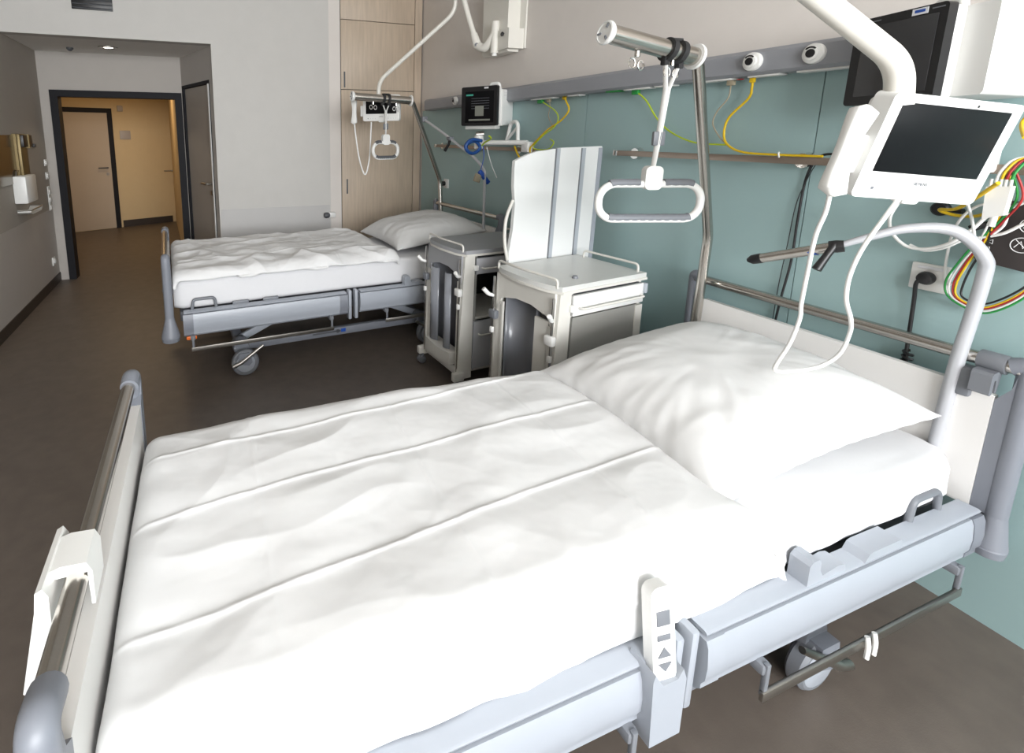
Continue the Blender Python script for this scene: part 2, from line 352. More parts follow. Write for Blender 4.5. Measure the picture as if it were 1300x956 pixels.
# wall sockets with plugs
t = thing('wall_socket', 'white double socket on the teal wall right above the near head rail', 'socket', (-.012, .866, 1.0))
MB().box((-.007, 0, .043), (.014, .092, .088), .004).build('plate', 'white', t)
MB().box((-.016, 0, .075), (.005, .06, .010), .002).build('label_window', 'paper', t)
t = thing('power_plug', 'black mains plug in the socket above the near head rail, cable hanging down', 'plug', (-.026, .868, 1.045))
MB().lathe([(.020, 0), (.022, -.012), (.018, -.026), (.010, -.03)], (0, 0, -.003), (1, 0, 0)).build('plug_body', 'black', t)
MB().tube(cr([(-.02, .004, -.004), (-.026, .014, -.022), (-.014, .016, -.08), (-.012, .012, -.2), (-.02, .006, -.26), (-.03, -.004, -.32)]), .0055, 10).build('cord', 'black', t)
hel = [(-.027+.011*math.cos(k*.9), -.001+.011*math.sin(k*.9), -.25-k*.0022) for k in range(90)]
MB().tube(hel, .005, 8).build('coiled_cord', 'black', t)
t = thing('wall_socket', 'white socket on the teal wall behind the far bed', 'socket', (-.012, 4.22, 1.0))
MB().box((-.007, 0, .043), (.014, .086, .086), .004).build('plate', 'white', t)
MB().lathe([(.028, 0), (.024, -.006), (.02, -.006)], (-.012, 0, .043), (1, 0, 0)).build('socket_ring', 'white', t)
t = thing('power_plug', 'black plug in the socket behind the far bed', 'plug', (-.026, 4.235, 1.043))
MB().lathe([(.022, 0), (.022, -.03), (.014, -.05)], (0, 0, 0), (1, 0, 0)).build('plug_body', 'black', t)
MB().tube(cr([(-.045, .0, -.004), (-.06, .02, -.02), (-.03, .03, -.09), (-.02, .03, -.22)]), .005, 8).build('cord', 'black', t)

# ================================================================ beds
def sweep_rail(poly, x0, x1): return MB().prism(poly, 'x', x0, x1)
def make_bed(label, loc, yaw, W, L, dz, group):
    b = thing('hospital_bed', label, 'bed', loc, (0, 0, yaw), group)
    xh = L/2; hw = W/2
    # head end
    MB().prism([(-hw+.035, .40+dz), (hw-.035, .40+dz), (hw-.035, .755+dz), (hw-.06, .768+dz), (-hw+.06, .768+dz), (-hw+.035, .755+dz)], 'x', xh-.018, xh+.004).build('head_panel', 'panel', b)
    MB().cyl((xh, -hw, .85+dz), (xh, hw, .85+dz), .0195).build('head_rail', 'chrome', b)
    for s in (-1, 1):
        MB().tube(fillet([(xh+.005, s*(hw+.012), .30+dz), (xh+.005, s*(hw+.012), .865+dz), (xh, s*(hw-.022), .852+dz)], .02), .025, 16).build('head_post', 'grey', b)
        MB().prism([(s*(hw-.002), .40+dz), (s*(hw-.002), .83+dz), (s*(hw-.008), .79+dz), (s*(hw-.034), .747+dz), (s*(hw-.034), .40+dz)], 'x', xh-.016, xh+.012).build('post_fin', 'grey', b)
        MB().lathe([(.024, .13), (.027, .11), (.034, .06), (.038, .035), (.039, .03), (.036, .028), (.039, .024), (.035, .0), (.02, -.004)], (xh+.005, s*(hw+.012), .275+dz), n=28).build('bumper', 'grey', b)
    # foot end
    MB().prism([(-hw+.035, .36+dz), (hw-.035, .36+dz), (hw-.035, .678+dz), (-hw+.035, .678+dz)], 'x', -xh-.004, -xh+.022).build('foot_panel', 'panel', b)
    MB().cyl((-xh-.004, -hw, .747+dz), (-xh-.004, hw, .747+dz), .0185, n=24).build('foot_rail', 'chrome', b)
    for s in (-1, 1):
        MB().tube(fillet([(-xh, s*(hw+.006), .30+dz), (-xh, s*(hw+.006), .764+dz), (-xh-.002, s*(hw-.05), .748+dz)], .03), .0255, 16).build('foot_post', 'grey', b)
        MB().prism([(s*hw, .37+dz), (s*hw, .752+dz), (s*(hw-.01), .70+dz), (s*(hw-.034), .68+dz), (s*(hw-.034), .37+dz)], 'x', -xh-.008, -xh+.024).build('post_fin', 'grey', b)
        MB().lathe([(.024, .15), (.030, .12), (.046, .06), (.052, .035), (.053, .03), (.050, .028), (.053, .024), (.048, .0), (.02, -.004)], (-xh, s*(hw+.006), .255+dz), n=28).build('bumper', 'grey', b)
    # mattress platform
    MB().bx(-xh+.06, xh-.06, -hw+.08, hw-.08, .335+dz, .395+dz, .008).build('platform', 'dgrey', b)
    MB().bx(-.72, .62, -hw+.16, hw-.16, .25+dz, .335+dz, .01).build('motor_tray', 'mgrey', b)
    # side rails
    for s in (-1, 1):
        def Y(i): return s*(hw-i)
        for x0, x1 in ((-xh+.075, -.055), (.038, xh-.032)):
            pan = [(Y(0), .400), (Y(-.006), .385), (Y(-.010), .34), (Y(-.008), .305), (Y(0), .288), (Y(.0), .275), (Y(.012), .262), (Y(.03), .262), (Y(.03), .400)]
            r = sweep_rail([(y, z+dz) for y, z in pan], x0, x1).build('side_rail', 'lgrey', b)
            MB().prism([(y, z+dz) for y, z in [(Y(.004), .405), (Y(.002), .411), (Y(.008), .415), (Y(.052), .415), (Y(.055), .408), (Y(.055), .30), (Y(.036), .30), (Y(.036), .405)]], 'x', x0+.004, x1-.004).build('rail_cap', 'lgrey', r)
            for xa, xb in ((x0-.002, x0+.055), (x1-.055, x1+.002)):
                sweep_rail([(y+s*.0022, z+dz+.001) for y, z in pan], xa, xb).build('rail_end_cap', 'lgrey' if xa > .0 and xa < .1 else 'grey', r)
        for x in (-.032, .014):
            MB().bx(x-.012, x+.012, Y(.004), Y(.055), .22+dz, .425+dz, .008).build('rail_post', 'lgrey', b)
        # accessory rail below
        for x0, x1 in ((-xh+.11, -.16), (.22, xh-.13)):
            a = MB().box(((x0+x1)/2, s*(hw+.022), .195+dz*.7), (x1-x0, .010, .026), .002).build('accessory_rail', 'steel', b)
            for x in (x0+.012, x1-.012):
                MB().box((x, s*(hw+.018), .235+dz*.7), (.014, .012, .09), .003).build('rail_bracket', 'mgrey', a)
                MB().box((x, s*(hw-.055), .262+dz*.8), (.03, .15, .03), .008).build('rail_arm', 'mgrey', a)
        # mattress retainers
        for x in (-xh+.20, xh-.22):
            MB().tube(fillet([(x-.075, Y(.050), .385+dz), (x-.062, Y(.052), .475+dz), (x+.062, Y(.052), .475+dz), (x+.075, Y(.050), .385+dz)], .02), .0095, 10, flat=1.).build('mattress_retainer', 'mgrey', b)
        for x in (-.56, -.75):
            MB().box((x, Y(.06), .42+dz), (.10, .014, .026), .004).build('retainer_pad', 'mgrey', b)
        # clip and pad on the head segment
        MB().prism([(.38, .413+dz), (.38, .470+dz), (.392, .480+dz), (.414, .480+dz), (.422, .470+dz), (.424, .446+dz), (.437, .428+dz), (.452, .432+dz), (.50, .438+dz), (.525, .432+dz), (.53, .413+dz)], 'y', Y(.006), Y(.05)).build('rail_clip', 'lgrey', b)
        MB().prism([(.60, .413+dz), (.615, .434+dz), (.63, .438+dz), (.75, .438+dz), (.76, .430+dz), (.76, .413+dz)], 'y', Y(.002), Y(.052)).build('rail_pad', 'lgrey', b)
        MB().box((-xh+.115, s*(hw+.003), .255+dz), (.06, .016, .022), .006).build('release_latch', 'orange', b)
        MB().tube(fillet([(.60, s*(hw+.03), .225+dz*.7), (.60, s*(hw+.036), .20+dz*.7), (.60, s*(hw+.036), .165+dz*.7)], .01), .006, 8).tube(fillet([(.63, s*(hw+.03), .225+dz*.7), (.63, s*(hw+.036), .20+dz*.7), (.63, s*(hw+.036), .165+dz*.7)], .01), .006, 8).build('hook', 'white', b)
    # undercarriage
    CO = .03 if dz else -.05; CR = .085 if dz else .076
    for s in (-1, 1):
        y = s*(hw-.10)
        MB().box((-.05, y, .145), (1.46, .045, .055), .008).build('base_beam', 'grey', b)
        f = MB().box((-.18, y+s*.0245, .15), (.20, .003, .012), .001); f.lathe([(.014, 0), (.014, .004), (.001, .004)], (-.10, y+s*.022, .15), (0, s, 0))
        f.build('maker_plate', 'dgrey', b)
        MB().box((-.06, y+s*.0245, .152), (.035, .003, .026), .001).build('maker_badge', 'blue', b)
        for x, d in ((-.76, 1), (.56, -1)):
            MB().lathe([(.001, -.05), (.045, -.05), (.052, -.04), (.052, .04), (.045, .05), (.001, .05)], (x, s*(hw-.10), .15), (0, 1, 0), 24).build('hub', 'grey', b)
            w = MB(); w.lathe([(.03, -.022), (CR-.010, -.022), (CR-.001, -.014), (CR-.001, .014), (CR-.010, .022), (.03, .022)], (x+d*.01, s*(hw+CO), CR), (0, 1, 0), 32)
            w = w.build('caster_wheel', 'mgrey', b)
            MB().lathe([(.001, -.026), (.05, -.026), (.058, -.022), (.058, .022), (.05, .026), (.001, .026)], (x+d*.01, s*(hw+CO), CR), (0, 1, 0), 28).build('wheel_cover', 'lgrey', w)
            MB().prism([(x-.04, .09), (x-.03, .155), (x+.04, .155), (x+.05, .09), (x+.03, .07)], 'y', s*(hw+CO+.032), s*(hw+CO-.035)).build('caster_fork', 'grey', b)
            MB().tube([(x-d*.07, s*(hw+CO+.045), .085), (x-d*.02, s*(hw+CO+.048), .105), (x+d*.12, s*(hw+CO+.03), .19)], [.013, .013, .009], 10).build('brake_pedal', 'steel', b)
        for x, d in ((-.76, 1), (.56, -1)):
            MB().box((x+d*.20, s*(hw-.17), .235+dz*.5), (.44+dz, .032, .05), .01, (0, -d*.42, 0)).build('lift_arm', 'lgrey', b)
    for x in (-.76, .56):
        MB().box((x, 0, .15), (.06, W-.22, .05), .01).build('cross_beam', 'grey', b)
    MB().cyl((-.35, .05, .20), (.2, .05, .25+dz*.6), .028).build('lift_motor', 'dgrey', b)
    return b
BED1 = dict(loc=(-1.278, 1.104, 0), yaw=0, W=.976, L=2.375, dz=0.)
BED2 = dict(loc=(-1.305, 3.585, 0), yaw=math.radians(3.2), W=.97, L=2.34, dz=.03)
make_bed('near hospital bed at the bottom of the view with grey side rails', group='hospital beds', **BED1)
make_bed('far hospital bed by the cream wall, raised on a grey wheeled undercarriage', group='hospital beds', **BED2)

def bedpt(B, x, y, z):
    c, s = math.cos(B['yaw']), math.sin(B['yaw'])
    return (B['loc'][0]+c*x-s*y, B['loc'][1]+s*x+c*y, z)
def fbm(x, y, z, o=4):
    return noise.fractal(Vector((x, y, z)), .9, 2.1, o)
def ridge(x, y, z):
    n = noise.noise(Vector((x, y, z))); return (1-abs(n)*1.6)
def mattress(label, B, x0, x1, hw, group, zt=.560):
    mb = MB(); L = 44; W = 26; z0, z1 = .398+B['dz'], zt+B['dz']; rows = []
    # closed super-rounded block: rings around the x axis
    N = 40; rings = []
    for i in range(L+1):
        u = i/L; x = x0+(x1-x0)*u
        e = min(u*(x1-x0), (1-u)*(x1-x0)); k = 1.0 if e > .05 else math.sqrt(max(0, 1-(1-e/.05)**2))*.06+.94
        ring = []
        for j in range(N):
            a = 2*PI*j/N; p = .22
            cy = math.copysign(abs(math.cos(a))**p, math.cos(a)); cz = math.copysign(abs(math.sin(a))**(p*1.5), math.sin(a))
            w = .0035*fbm(x*5+cy, cy*4, 3.1+cz) + (.007*ridge(x*7+cy*2+cz*.9, cz*1.2+x*1.5, 7.7) if abs(cy) > .9 else .002*ridge(x*2.5, cy*8+x*3, 2.))
            lift = .0
            if x > x1-.30 and cz < 0: lift = .012*(x-(x1-.30))/.30
            ring.append(bedpt(B, x, cy*(hw*k)+math.copysign(abs(w), cy)*.6, (z0+z1)/2+cz*(z1-z0)/2*k+(w if cz > 0 else 0)+lift))
        rings.append(ring)
    vs = [p for r in rings for p in r]
    fs = [[i*N+j, i*N+(j+1) % N, (i+1)*N+(j+1) % N, (i+1)*N+j] for i in range(L) for j in range(N)] + [list(range(N)), [L*N+j for j in range(N)][::-1]]
    return tag(mb.add(vs, fs).build('mattress', 'bedsheet', smooth=70), label, 'mattress', group)
mattress('white sheeted mattress of the near bed', BED1, -1.15, 1.145, .428, 'mattresses')
mattress('white sheeted mattress of the far bed', BED2, -1.14, 1.12, .408, 'mattresses', .60)

def duvet(label, B, x0, xe, seed, group, drop, amp=1., creases=(), cross=(), top=.595, hw=.43):
    mb = MB(); NU, NV = 230, 240; rows = []
    def sharp(n): return max(0., 1-abs(n)*2.6)**1.4
    zt = top+B['dz']
    for i in range(NU+1):
        row = []
        u = i/NU
        for j in range(NV+1):
            s = -1+2*j/NV
            xend = xe(s); x = x0+(xend-x0)*u
            S = s*(hw+drop)                                   # arc length across
            a = abs(S); r = .07; sg = 1 if S > 0 else -1
            fl = hw-r*.5
            if a < fl: y = S; z = 0.; nx, nz = 0, 1
            else:
                t = (a-fl)/r
                if t < PI/2: y = sg*(fl+r*math.sin(t)); z = -r*(1-math.cos(t)); nx, nz = sg*math.sin(t), math.cos(t)
                else: y = sg*(fl+r); z = -r-(a-fl-r*PI/2); nx, nz = sg, 0
            # ends
            ef = x-x0; eh = xend-x
            if ef < .05: z -= .05*(1-math.sqrt(max(0, 1-(1-ef/.05)**2)))
            if eh < .07: z -= .040*(1-math.sqrt(max(0, 1-(1-eh/.07)**2)))
            edge = min(1, ef/.06)*min(1, eh/.08)
            h = .020*min(1, amp)*fbm(x*1.6+seed, S*1.9, seed*.7, 3)
            wx = x+.12*noise.noise(Vector((x*2, S*2, seed+9)))
            # diagonal and lengthwise soft wrinkles
            q1 = noise.noise(Vector(((wx*1.2-S*.55)*1.5, (S*1.5+wx*.9)*2.6, seed+2.)))
            q2 = noise.noise(Vector(((wx+S*.8)*2.0, (S-wx*.28)*4.6, seed+5.)))
            q3 = noise.noise(Vector(((wx*.9-S*1.4)*2.6, (S+wx)*1.7, seed+11.)))
            q4 = noise.noise(Vector(((wx*.4+S)*5.5, (S-wx*.9)*2.0, seed+15.)))
            d1, d2, d3, d4 = sharp(q1), sharp(q2), sharp(q3), sharp(q4)
            mask = max(0, min(1, .5+1.5*noise.noise(Vector((x*1.5, S*1.6, seed+20)))))
            mask2 = max(0, min(1, .5+1.6*noise.noise(Vector((x*1.9+4, S*1.7, seed+31)))))
            h += amp*(.010*d1*mask + .009*d2*mask2 + .008*d3*(1-mask) + .006*d4*mask*(1-mask2) + .006*q1 + .004*q3)
            h += amp*.0022*fbm(x*9, S*11, seed+3, 3)
            for (yc, k, wv) in creases:                       # pressed folds along the bed
                dd = S-(yc+k*(x-x0)+wv*math.sin((x-x0)*3.1+yc*9))
                h += .0045*math.exp(-abs(dd)/.0055) - .003*math.exp(-(dd/.04)**2)
            for (xc, k) in cross:
                dd = x-(xc+k*S)
                h += .0028*math.exp(-abs(dd)/.005) - .002*math.exp(-(dd/.03)**2)
            h *= .35+.65*edge
            hem = .006*math.sin(x*13+seed)*max(0, (a-fl)/drop) if a > fl else 0
            p = bedpt(B, x+(.012*noise.noise(Vector((S*5, seed, 1))) if i in (0, NU) else 0), y+nx*(h+.004)+sg*abs(hem)*.5, zt+z+nz*h+(hem*.6 if j in (0, NV) else 0))
            row.append(p)
        rows.append(row)
    o = mb.grid(rows).build('duvet', 'sheet', smooth=180)
    so = o.modifiers.new('thickness', 'SOLIDIFY'); so.thickness = .022; so.offset = -1
    su = o.modifiers.new('smooth', 'SUBSURF'); su.levels = 1; su.render_levels = 1
    return tag(o, label, 'duvet', group)
def xe1(s):                                                   # s=-1 near side, +1 far side
    return .305 + .06*max(0, -s-.6)/.4 + .012*math.sin(s*5+1)
duvet('smooth white duvet with pressed folds covering the near bed', BED1, -1.160, xe1, 3.3, 'duvets', .185, .62,
      creases=((.02, .085, .012), (-.245, .07, .010), (-.47, -.01, .008), (.255, .09, .012)), cross=((-.86, .02), (-.42, .05), (.02, .03)), hw=.398)
def xe2(s): return .33 + .02*math.sin(s*5)
duvet('rumpled white duvet covering the far bed', BED2, -1.145, xe2, 17.1, 'duvets', .06, 2.0, creases=((.1, .0, .02), (-.2, .03, .02)), cross=((-.5, .03), (-.1, 0)), top=.662, hw=.43)

def pillow(label, c, size, H, rot, seed, group):
    mb = MB(); N = 64; top = []; bot = []
    R = Euler(rot).to_matrix()
    def prof(u, v, up):
        au, av = abs(u), abs(v)
        e = max(0, 1-au**3.2)**.62*max(0, 1-av**3.2)**.62
        pinch = 1-.085*(1-max(0, 1-au**2.))*(1-av**2.0)-.0
        pinch2 = 1-.085*(1-max(0, 1-av**2.))*(1-au**2.0)
        x = u*size[0]/2*pinch; y = v*size[1]/2*pinch2
        r = math.hypot(u, v)
        z = H*e*(1 if up else -.32)
        rim = min(1, e*2.2)
        an = math.atan2(v, u)
        w = .006*fbm(u*1.5+seed, v*1.5, seed, 3)*rim
        if up:
            w += (.004*ridge(math.sin(an)*6.5+seed, math.cos(an)*6.5, r*1.2)*min(1, r*1.2) + .005*ridge(u*2.4+v*.8, v*2.2-u*.4, seed+4))*rim
            w += .007*ridge((v+.15*u)*6.0+seed, u*1.2, 2.5)*max(0, -u)*rim
        if max(au, av) > .93: w += .003*math.sin(u*40)*math.sin(v*36)
        return R @ Vector((x, y, z+w)) + Vector(c)
    for up in (True, False):
        rows = [[prof(-1+2*i/N, -1+2*j/N, up) for j in range(N+1)] for i in range(N+1)]
        mb.grid(rows if up else [r[::-1] for r in rows])
    o = mb.build('pillow', 'pil', smooth=180)
    bm = bmesh.new(); bm.from_mesh(o.data); bmesh.ops.remove_doubles(bm, verts=bm.verts, dist=.0005); bmesh.ops.recalc_face_normals(bm, faces=bm.faces); bm.to_mesh(o.data); bm.free()
    su = o.modifiers.new('smooth', 'SUBSURF'); su.levels = 1; su.render_levels = 1
    return tag(o, label, 'pillow', group)
pillow('large plump white pillow at the head of the near bed', (-.60, 1.115, .622), (.86, .78), .135, (0, -.13, -.05), 2.2, 'pillows')
pillow('large white pillow at the head of the far bed', (-.55, 3.64, .722), (.78, .78), .13, (0, -.12, .05), 8.4, 'pillows')

# ================================================================ near bed extras
# control box hung on the foot rail
t = thing('foot_control_box', 'white plastic control box hooked over the near foot rail', 'control box', (-2.47, .885, .575))
MB().prism([(-.052, .165), (-.082, .02), (-.06, .0), (-.03, .0), (-.03, .19), (-.038, .205), (-.048, .20)], 'y', -.075, .065).build('case', 'white', t)
MB().prism([(-.040, .20), (-.02, .206), (.018, .203), (.026, .185), (.026, .12), (.020, .12), (.0185, .185), (-.032, .185)], 'y', -.038, .04).build('clip', 'white', t)
for k in range(4): MB().box((-.079, -.05+.010*k, .045), (.004, .004, .04), 0, (0, .2, 0)).build('grille_slot', 'dgrey', t)
# remote control
rq = Euler((math.radians(-14), 0, math.radians(8))).to_matrix()
t = thing('bed_remote', 'white hand control with grey buttons standing in the near side rail', 'remote control', (-1.385, .604, .38), (math.radians(-10), 0, math.radians(-6)))
MB().prism(rrect(.056, .20, .02, 6, (0, .10)), 'y', -.013, .013).build('case', 'white', t)
MB().box((0, -.0135, .135), (.032, .003, .030), .001).build('display', 'mgrey', t)
MB().box((0, -.0135, .095), (.032, .003, .011), .001).build('key', 'mgrey', t)
MB().prism([(-.016, .055), (.016, .055), (0, .075)], 'y', -.0150, -.012).build('key', 'mgrey', t)
MB().prism([(-.016, .042), (.016, .042), (0, .025)], 'y', -.0150, -.012).build('key', 'mgrey', t)
t = thing('remote_holder', 'pale grey holder cup for the hand control in the near side rail', 'holder', (-1.335, .60, .24))
MB().prism([(-.085, 0), (.0, 0), (.0, .14), (-.012, .17), (-.025, .15), (-.065, .15), (-.09, .185), (-.095, .17)], 'y', -.016, .045).build('cup', 'lgrey', t)

# trapeze poles
def trapeze(label, base, bend, top, end, group):
    t = thing('trapeze_pole', label, 'trapeze pole', base, (0, 0, 0), group)
    B = Vector(base); f = lambda p: tuple(Vector(p)-B)
    bd = (Vector(end)-Vector(top)).normalized()
    top2 = Vector(top)+bd*.02
    MB().tube(fillet([f(base), f(bend), f(Vector(top)-bd*.012), f(Vector(top)+bd*.05)], .045, 8), .0195, 18).build('pole', 'chrome', t)
    MB().cyl(f(base), f((base[0], base[1], base[2]-.14)), .024).build('socket', 'grey', t)
    MB().cyl(f(Vector(top)), f(Vector(end)), .031, n=28).build('grab_bar', 'chrome', t)
    MB().lathe([(.001, 0), (.043, 0), (.045, .005), (.043, .011), (.001, .011)], f(Vector(top)-bd*.004), tuple(bd), 32).build('flange', 'white', t)
    cap = MB().lathe([(.030, -.012), (.037, -.003), (.040, .004), (.038, .012), (.033, .014), (.031, .011), (.001, .011)], f(Vector(end)), tuple(bd), 32).build('end_cap', 'white', t)
    q = Vector((0, 0, 1)).rotation_difference(bd)
    tri = MB()
    for k in range(3):
        a = 2*PI*k/3+PI/2; p = q @ Vector((math.cos(a)*.016, math.sin(a)*.016, .012)) + Vector(f(end))
        p2 = q @ Vector((math.cos(a)*.030, math.sin(a)*.030, .0125)) + Vector(f(end))
        tri.tube([p, p2], .004, 6)
    tri.build('cap_emblem', 'mgrey', cap)
    for fr_ in (.26, .66):
        p = Vector(top).lerp(Vector(end), fr_) + Vector((0, 0, -.031))
        h = MB(); h.cyl(f(p), f(p+Vector((0, 0, -.018))), .009)
        sd = bd.cross(Vector((0, 0, 1)))
        for s in (-1, 1):
            loop = [p + Vector((0, 0, -.03)) + bd*(s*(.014+.012*math.cos(a))) + Vector((0, 0, .016*math.sin(a)-.012*1)) + bd*s*.004 for a in [2*PI*k/12 for k in range(12)]]
            h.tube([f(x) for x in loop], .003, 6, closed=True)
        h.build('wing_hook', 'bright', t)
    return t
N_top, N_end = Vector((-.57, 1.34, 1.765)), Vector((-.935, 1.372, 1.826))
F_top, F_end = Vector((-.573, 3.82, 1.771)), Vector((-1.065, 3.82, 1.792))
trapeze('bent chrome trapeze pole rising from the head of the near bed', (-.16, 1.525, .58), (-.15, 1.52, 1.06), N_top, N_end, 'trapeze poles')
trapeze('bent chrome trapeze pole rising from the head of the far bed', (-.16, 4.02, .62), (-.17, 4.06, 1.10), F_top, F_end, 'trapeze poles')
def grip(label, top, end, fr_, hx, drop, w, h, group, swing=0., gm='mgrey'):
    bd = (Vector(end)-Vector(top)).normalized(); p = Vector(top).lerp(Vector(end), fr_)
    hx = Vector((hx[0], hx[1], 0)).normalized(); hn = Vector((hx.y, -hx.x, 0))
    t = thing('lifting_strap', label, 'lifting strap', (p.x, p.y, p.z-drop-h), group=group); O = Vector((p.x, p.y, p.z-drop-h))
    q = Vector((0, 0, 1)).rotation_difference(bd)
    for d in (-.022, .022):
        MB().lathe([(.032, -.009), (.040, -.009), (.040, .009), (.032, .009)], tuple(p+bd*d-O), tuple(bd), 24).build('rubber_ring', 'rubber', t)
    MB().box(tuple(p+Vector((0, 0, .036))-O), (.03, .05, .010), .003, (0, 0, math.atan2(bd.y, bd.x)+PI/2)).build('saddle', 'rubber', t)
    c = p + Vector((0, 0, -drop)) + hx*swing
    kn = p.lerp(c, .30); bk = p.lerp(c, .70)
    for s in (-1, 1):
        a = p + bd*(s*.030) + Vector((0, 0, -.036))
        MB().box(tuple(a+Vector((0, 0, .0))-O), (.022, .022, .035), .004).build('tab', 'rubber', t)
        MB().tube([a-O, kn+bd*s*.006-O, bk+bd*s*.003-O, c+Vector((0, 0, .02))-O], [.0095]*4, 10, flat=.45).build('strap', 'white', t)
    MB().box(tuple(bk-O), (.042, .016, .05), .004, (0, 0, math.atan2(hx.y, hx.x))).build('buckle', 'mgrey', t)
    hb = MB().prism(rrect(.062, .085, .018, 5, (0, 0)), 'y', -.016, .016).build('hanger_block', 'white', t)
    hb.location = c - O + Vector((0, 0, -.012)); hb.rotation_euler = (0, 0, math.atan2(hx.y, hx.x))
    # ring
    ring = []; n = 60; cc = c + Vector((0, 0, -h/2-.045+.01))
    pts = rrect(w, h, h*.46, 14)
    ring = [cc + hx*x + Vector((0, 0, z)) - O for x, z in pts]
    MB().tube(ring, .0135, 14, closed=True).build('grip_ring', 'white', t)
    for sg in (1, -1):
        L = []; K = 40
        for k in range(K+1):
            x = -w*.40+w*.80*k/K
            if abs(x) < .040 and sg > 0:
                if L: MB().tube(L, [.0152+.0004*math.sin(i*1.6) for i in range(len(L))], 12).build('soft_grip', gm, t); L = []
                continue
            zz = sg*h/2 if abs(x) < w/2-h*.46 else sg*(h*.04+math.sqrt(max(0, (h*.46)**2-(abs(x)-(w/2-h*.46))**2)))
            L.append(cc + hx*x + Vector((0, 0, zz+.0045)) - O)
        if L: MB().tube(L, [.0152+.0004*math.sin(i*1.6) for i in range(len(L))], 12).build('soft_grip', gm, t)
    return t
grip('large white trapeze handle with grey grips hanging over the near bed', N_top, N_end, .26, (.95, -.31), .425, .375, .128, 'lifting straps', -.03)
grip('small looking trapeze handle hanging over the far bed before the wardrobe', F_top, F_end, .44, (.96, .1), .31, .225, .125, 'lifting straps', 0, 'dgrey')

# flexible holder arms
def holder_arm(label, path, rad, sleeve, lever, clamp, group, base):
    t = thing('gooseneck_holder', label, 'holder arm', base, group=group); B = Vector(base); f = lambda p: Vector(p)-B
    MB().tube([f(p) for p in cr(path, 10)], rad, 16).build('tube', 'tubegrey', t)
    if sleeve:
        a, b = Vector(sleeve[0]), Vector(sleeve[1]); d = (b-a).normalized()
        MB().cyl(f(a), f(b), .0165).build('sleeve', 'chrome', t)
        MB().tube([f(b), f(b+d*.03), f(b+d*.045)], [.0175, .0165, .007], 14).build('end_cap', 'black', t)
        m = a.lerp(b, .40)+Vector((-.003, -.004, -.0)); bm_ = MB().prism([(-.022, 0), (.022, 0), (.0, .013)], 'y', -.001, .001).build('blue_mark', 'blue', t)
        bm_.location = f(a.lerp(b, .36))+Vector((-.009, -.0145, -.008)); bm_.rotation_euler = (.5, -.1, math.atan2(d.y, d.x)+PI)
        MB().lathe([(.001, -.018), (.018, -.018), (.020, 0), (.018, .018), (.001, .018)], f(a), (.4, -.85, .2)).build('swivel', 'black', t)
    if lever:
        MB().tube([f(p) for p in lever], [.012, .0105, .013], 10).build('lever', 'black', t)
    for p, d in clamp:
        MB().box(f(p), d, .008).build('clamp', 'mgrey', t)
    return t
M['tubegrey'] = mat('satin_grey_hose', (.52, .53, .56), .38, .25, var=.02)
holder_arm('grey curved holder arm with chrome tip reaching over the near head rail', [(-.115, .742, .50), (-.118, .735, .80), (-.122, .718, 1.08), (-.14, .722, 1.16), (-.19, .77, 1.225), (-.25, .845, 1.222), (-.30, .91, 1.185), (-.33, .955, 1.155)], [.0165]*40+[.0165-.0075*i/30 for i in range(31)],
           ((-.335, .965, 1.148), (-.372, 1.155, 1.068)), [(-.343, .966, 1.155), (-.362, .972, 1.12), (-.388, .98, 1.073)], [((-.10, .715, .775), (.05, .04, .09))], 'holder arms', (-.115, .742, .50))
t = thing('rail_clamp', 'grey plastic clamp on the near head rail beside the holder arm', 'clamp', (-.09, .672, .85))
MB().lathe([(.0205, -.028), (.027, -.028), (.028, -.024), (.028, .024), (.027, .028), (.0205, .028)], (0, 0, 0), (0, 1, 0)).build('clamp_ring', 'mgrey', t)
MB().prism([(-.018, -.018), (-.045, -.022), (-.052, -.030), (-.052, -.085), (-.044, -.09), (-.036, -.085), (-.034, -.045), (-.024, -.045), (-.022, -.085), (-.012, -.085), (.0, -.025)], 'y', -.02, .022).build('hook_body', 'mgrey', t)
holder_arm('slim silver holder arm clamped to the far trapeze pole', [(-.23, 3.20, .80), (-.24, 3.195, 1.15), (-.245, 3.20, 1.24), (-.27, 3.33, 1.34), (-.30, 3.49, 1.415), (-.32, 3.75, 1.52), (-.345, 4.03, 1.625)], .0105, None,
           [(-.31, 3.62, 1.465), (-.318, 3.63, 1.42), (-.335, 3.66, 1.37)], [((-.345, 4.045, 1.632), (.05, .05, .05)), ((-.31, 3.62, 1.468), (.04, .06, .03))], 'holder arms', (-.23, 3.20, .80))

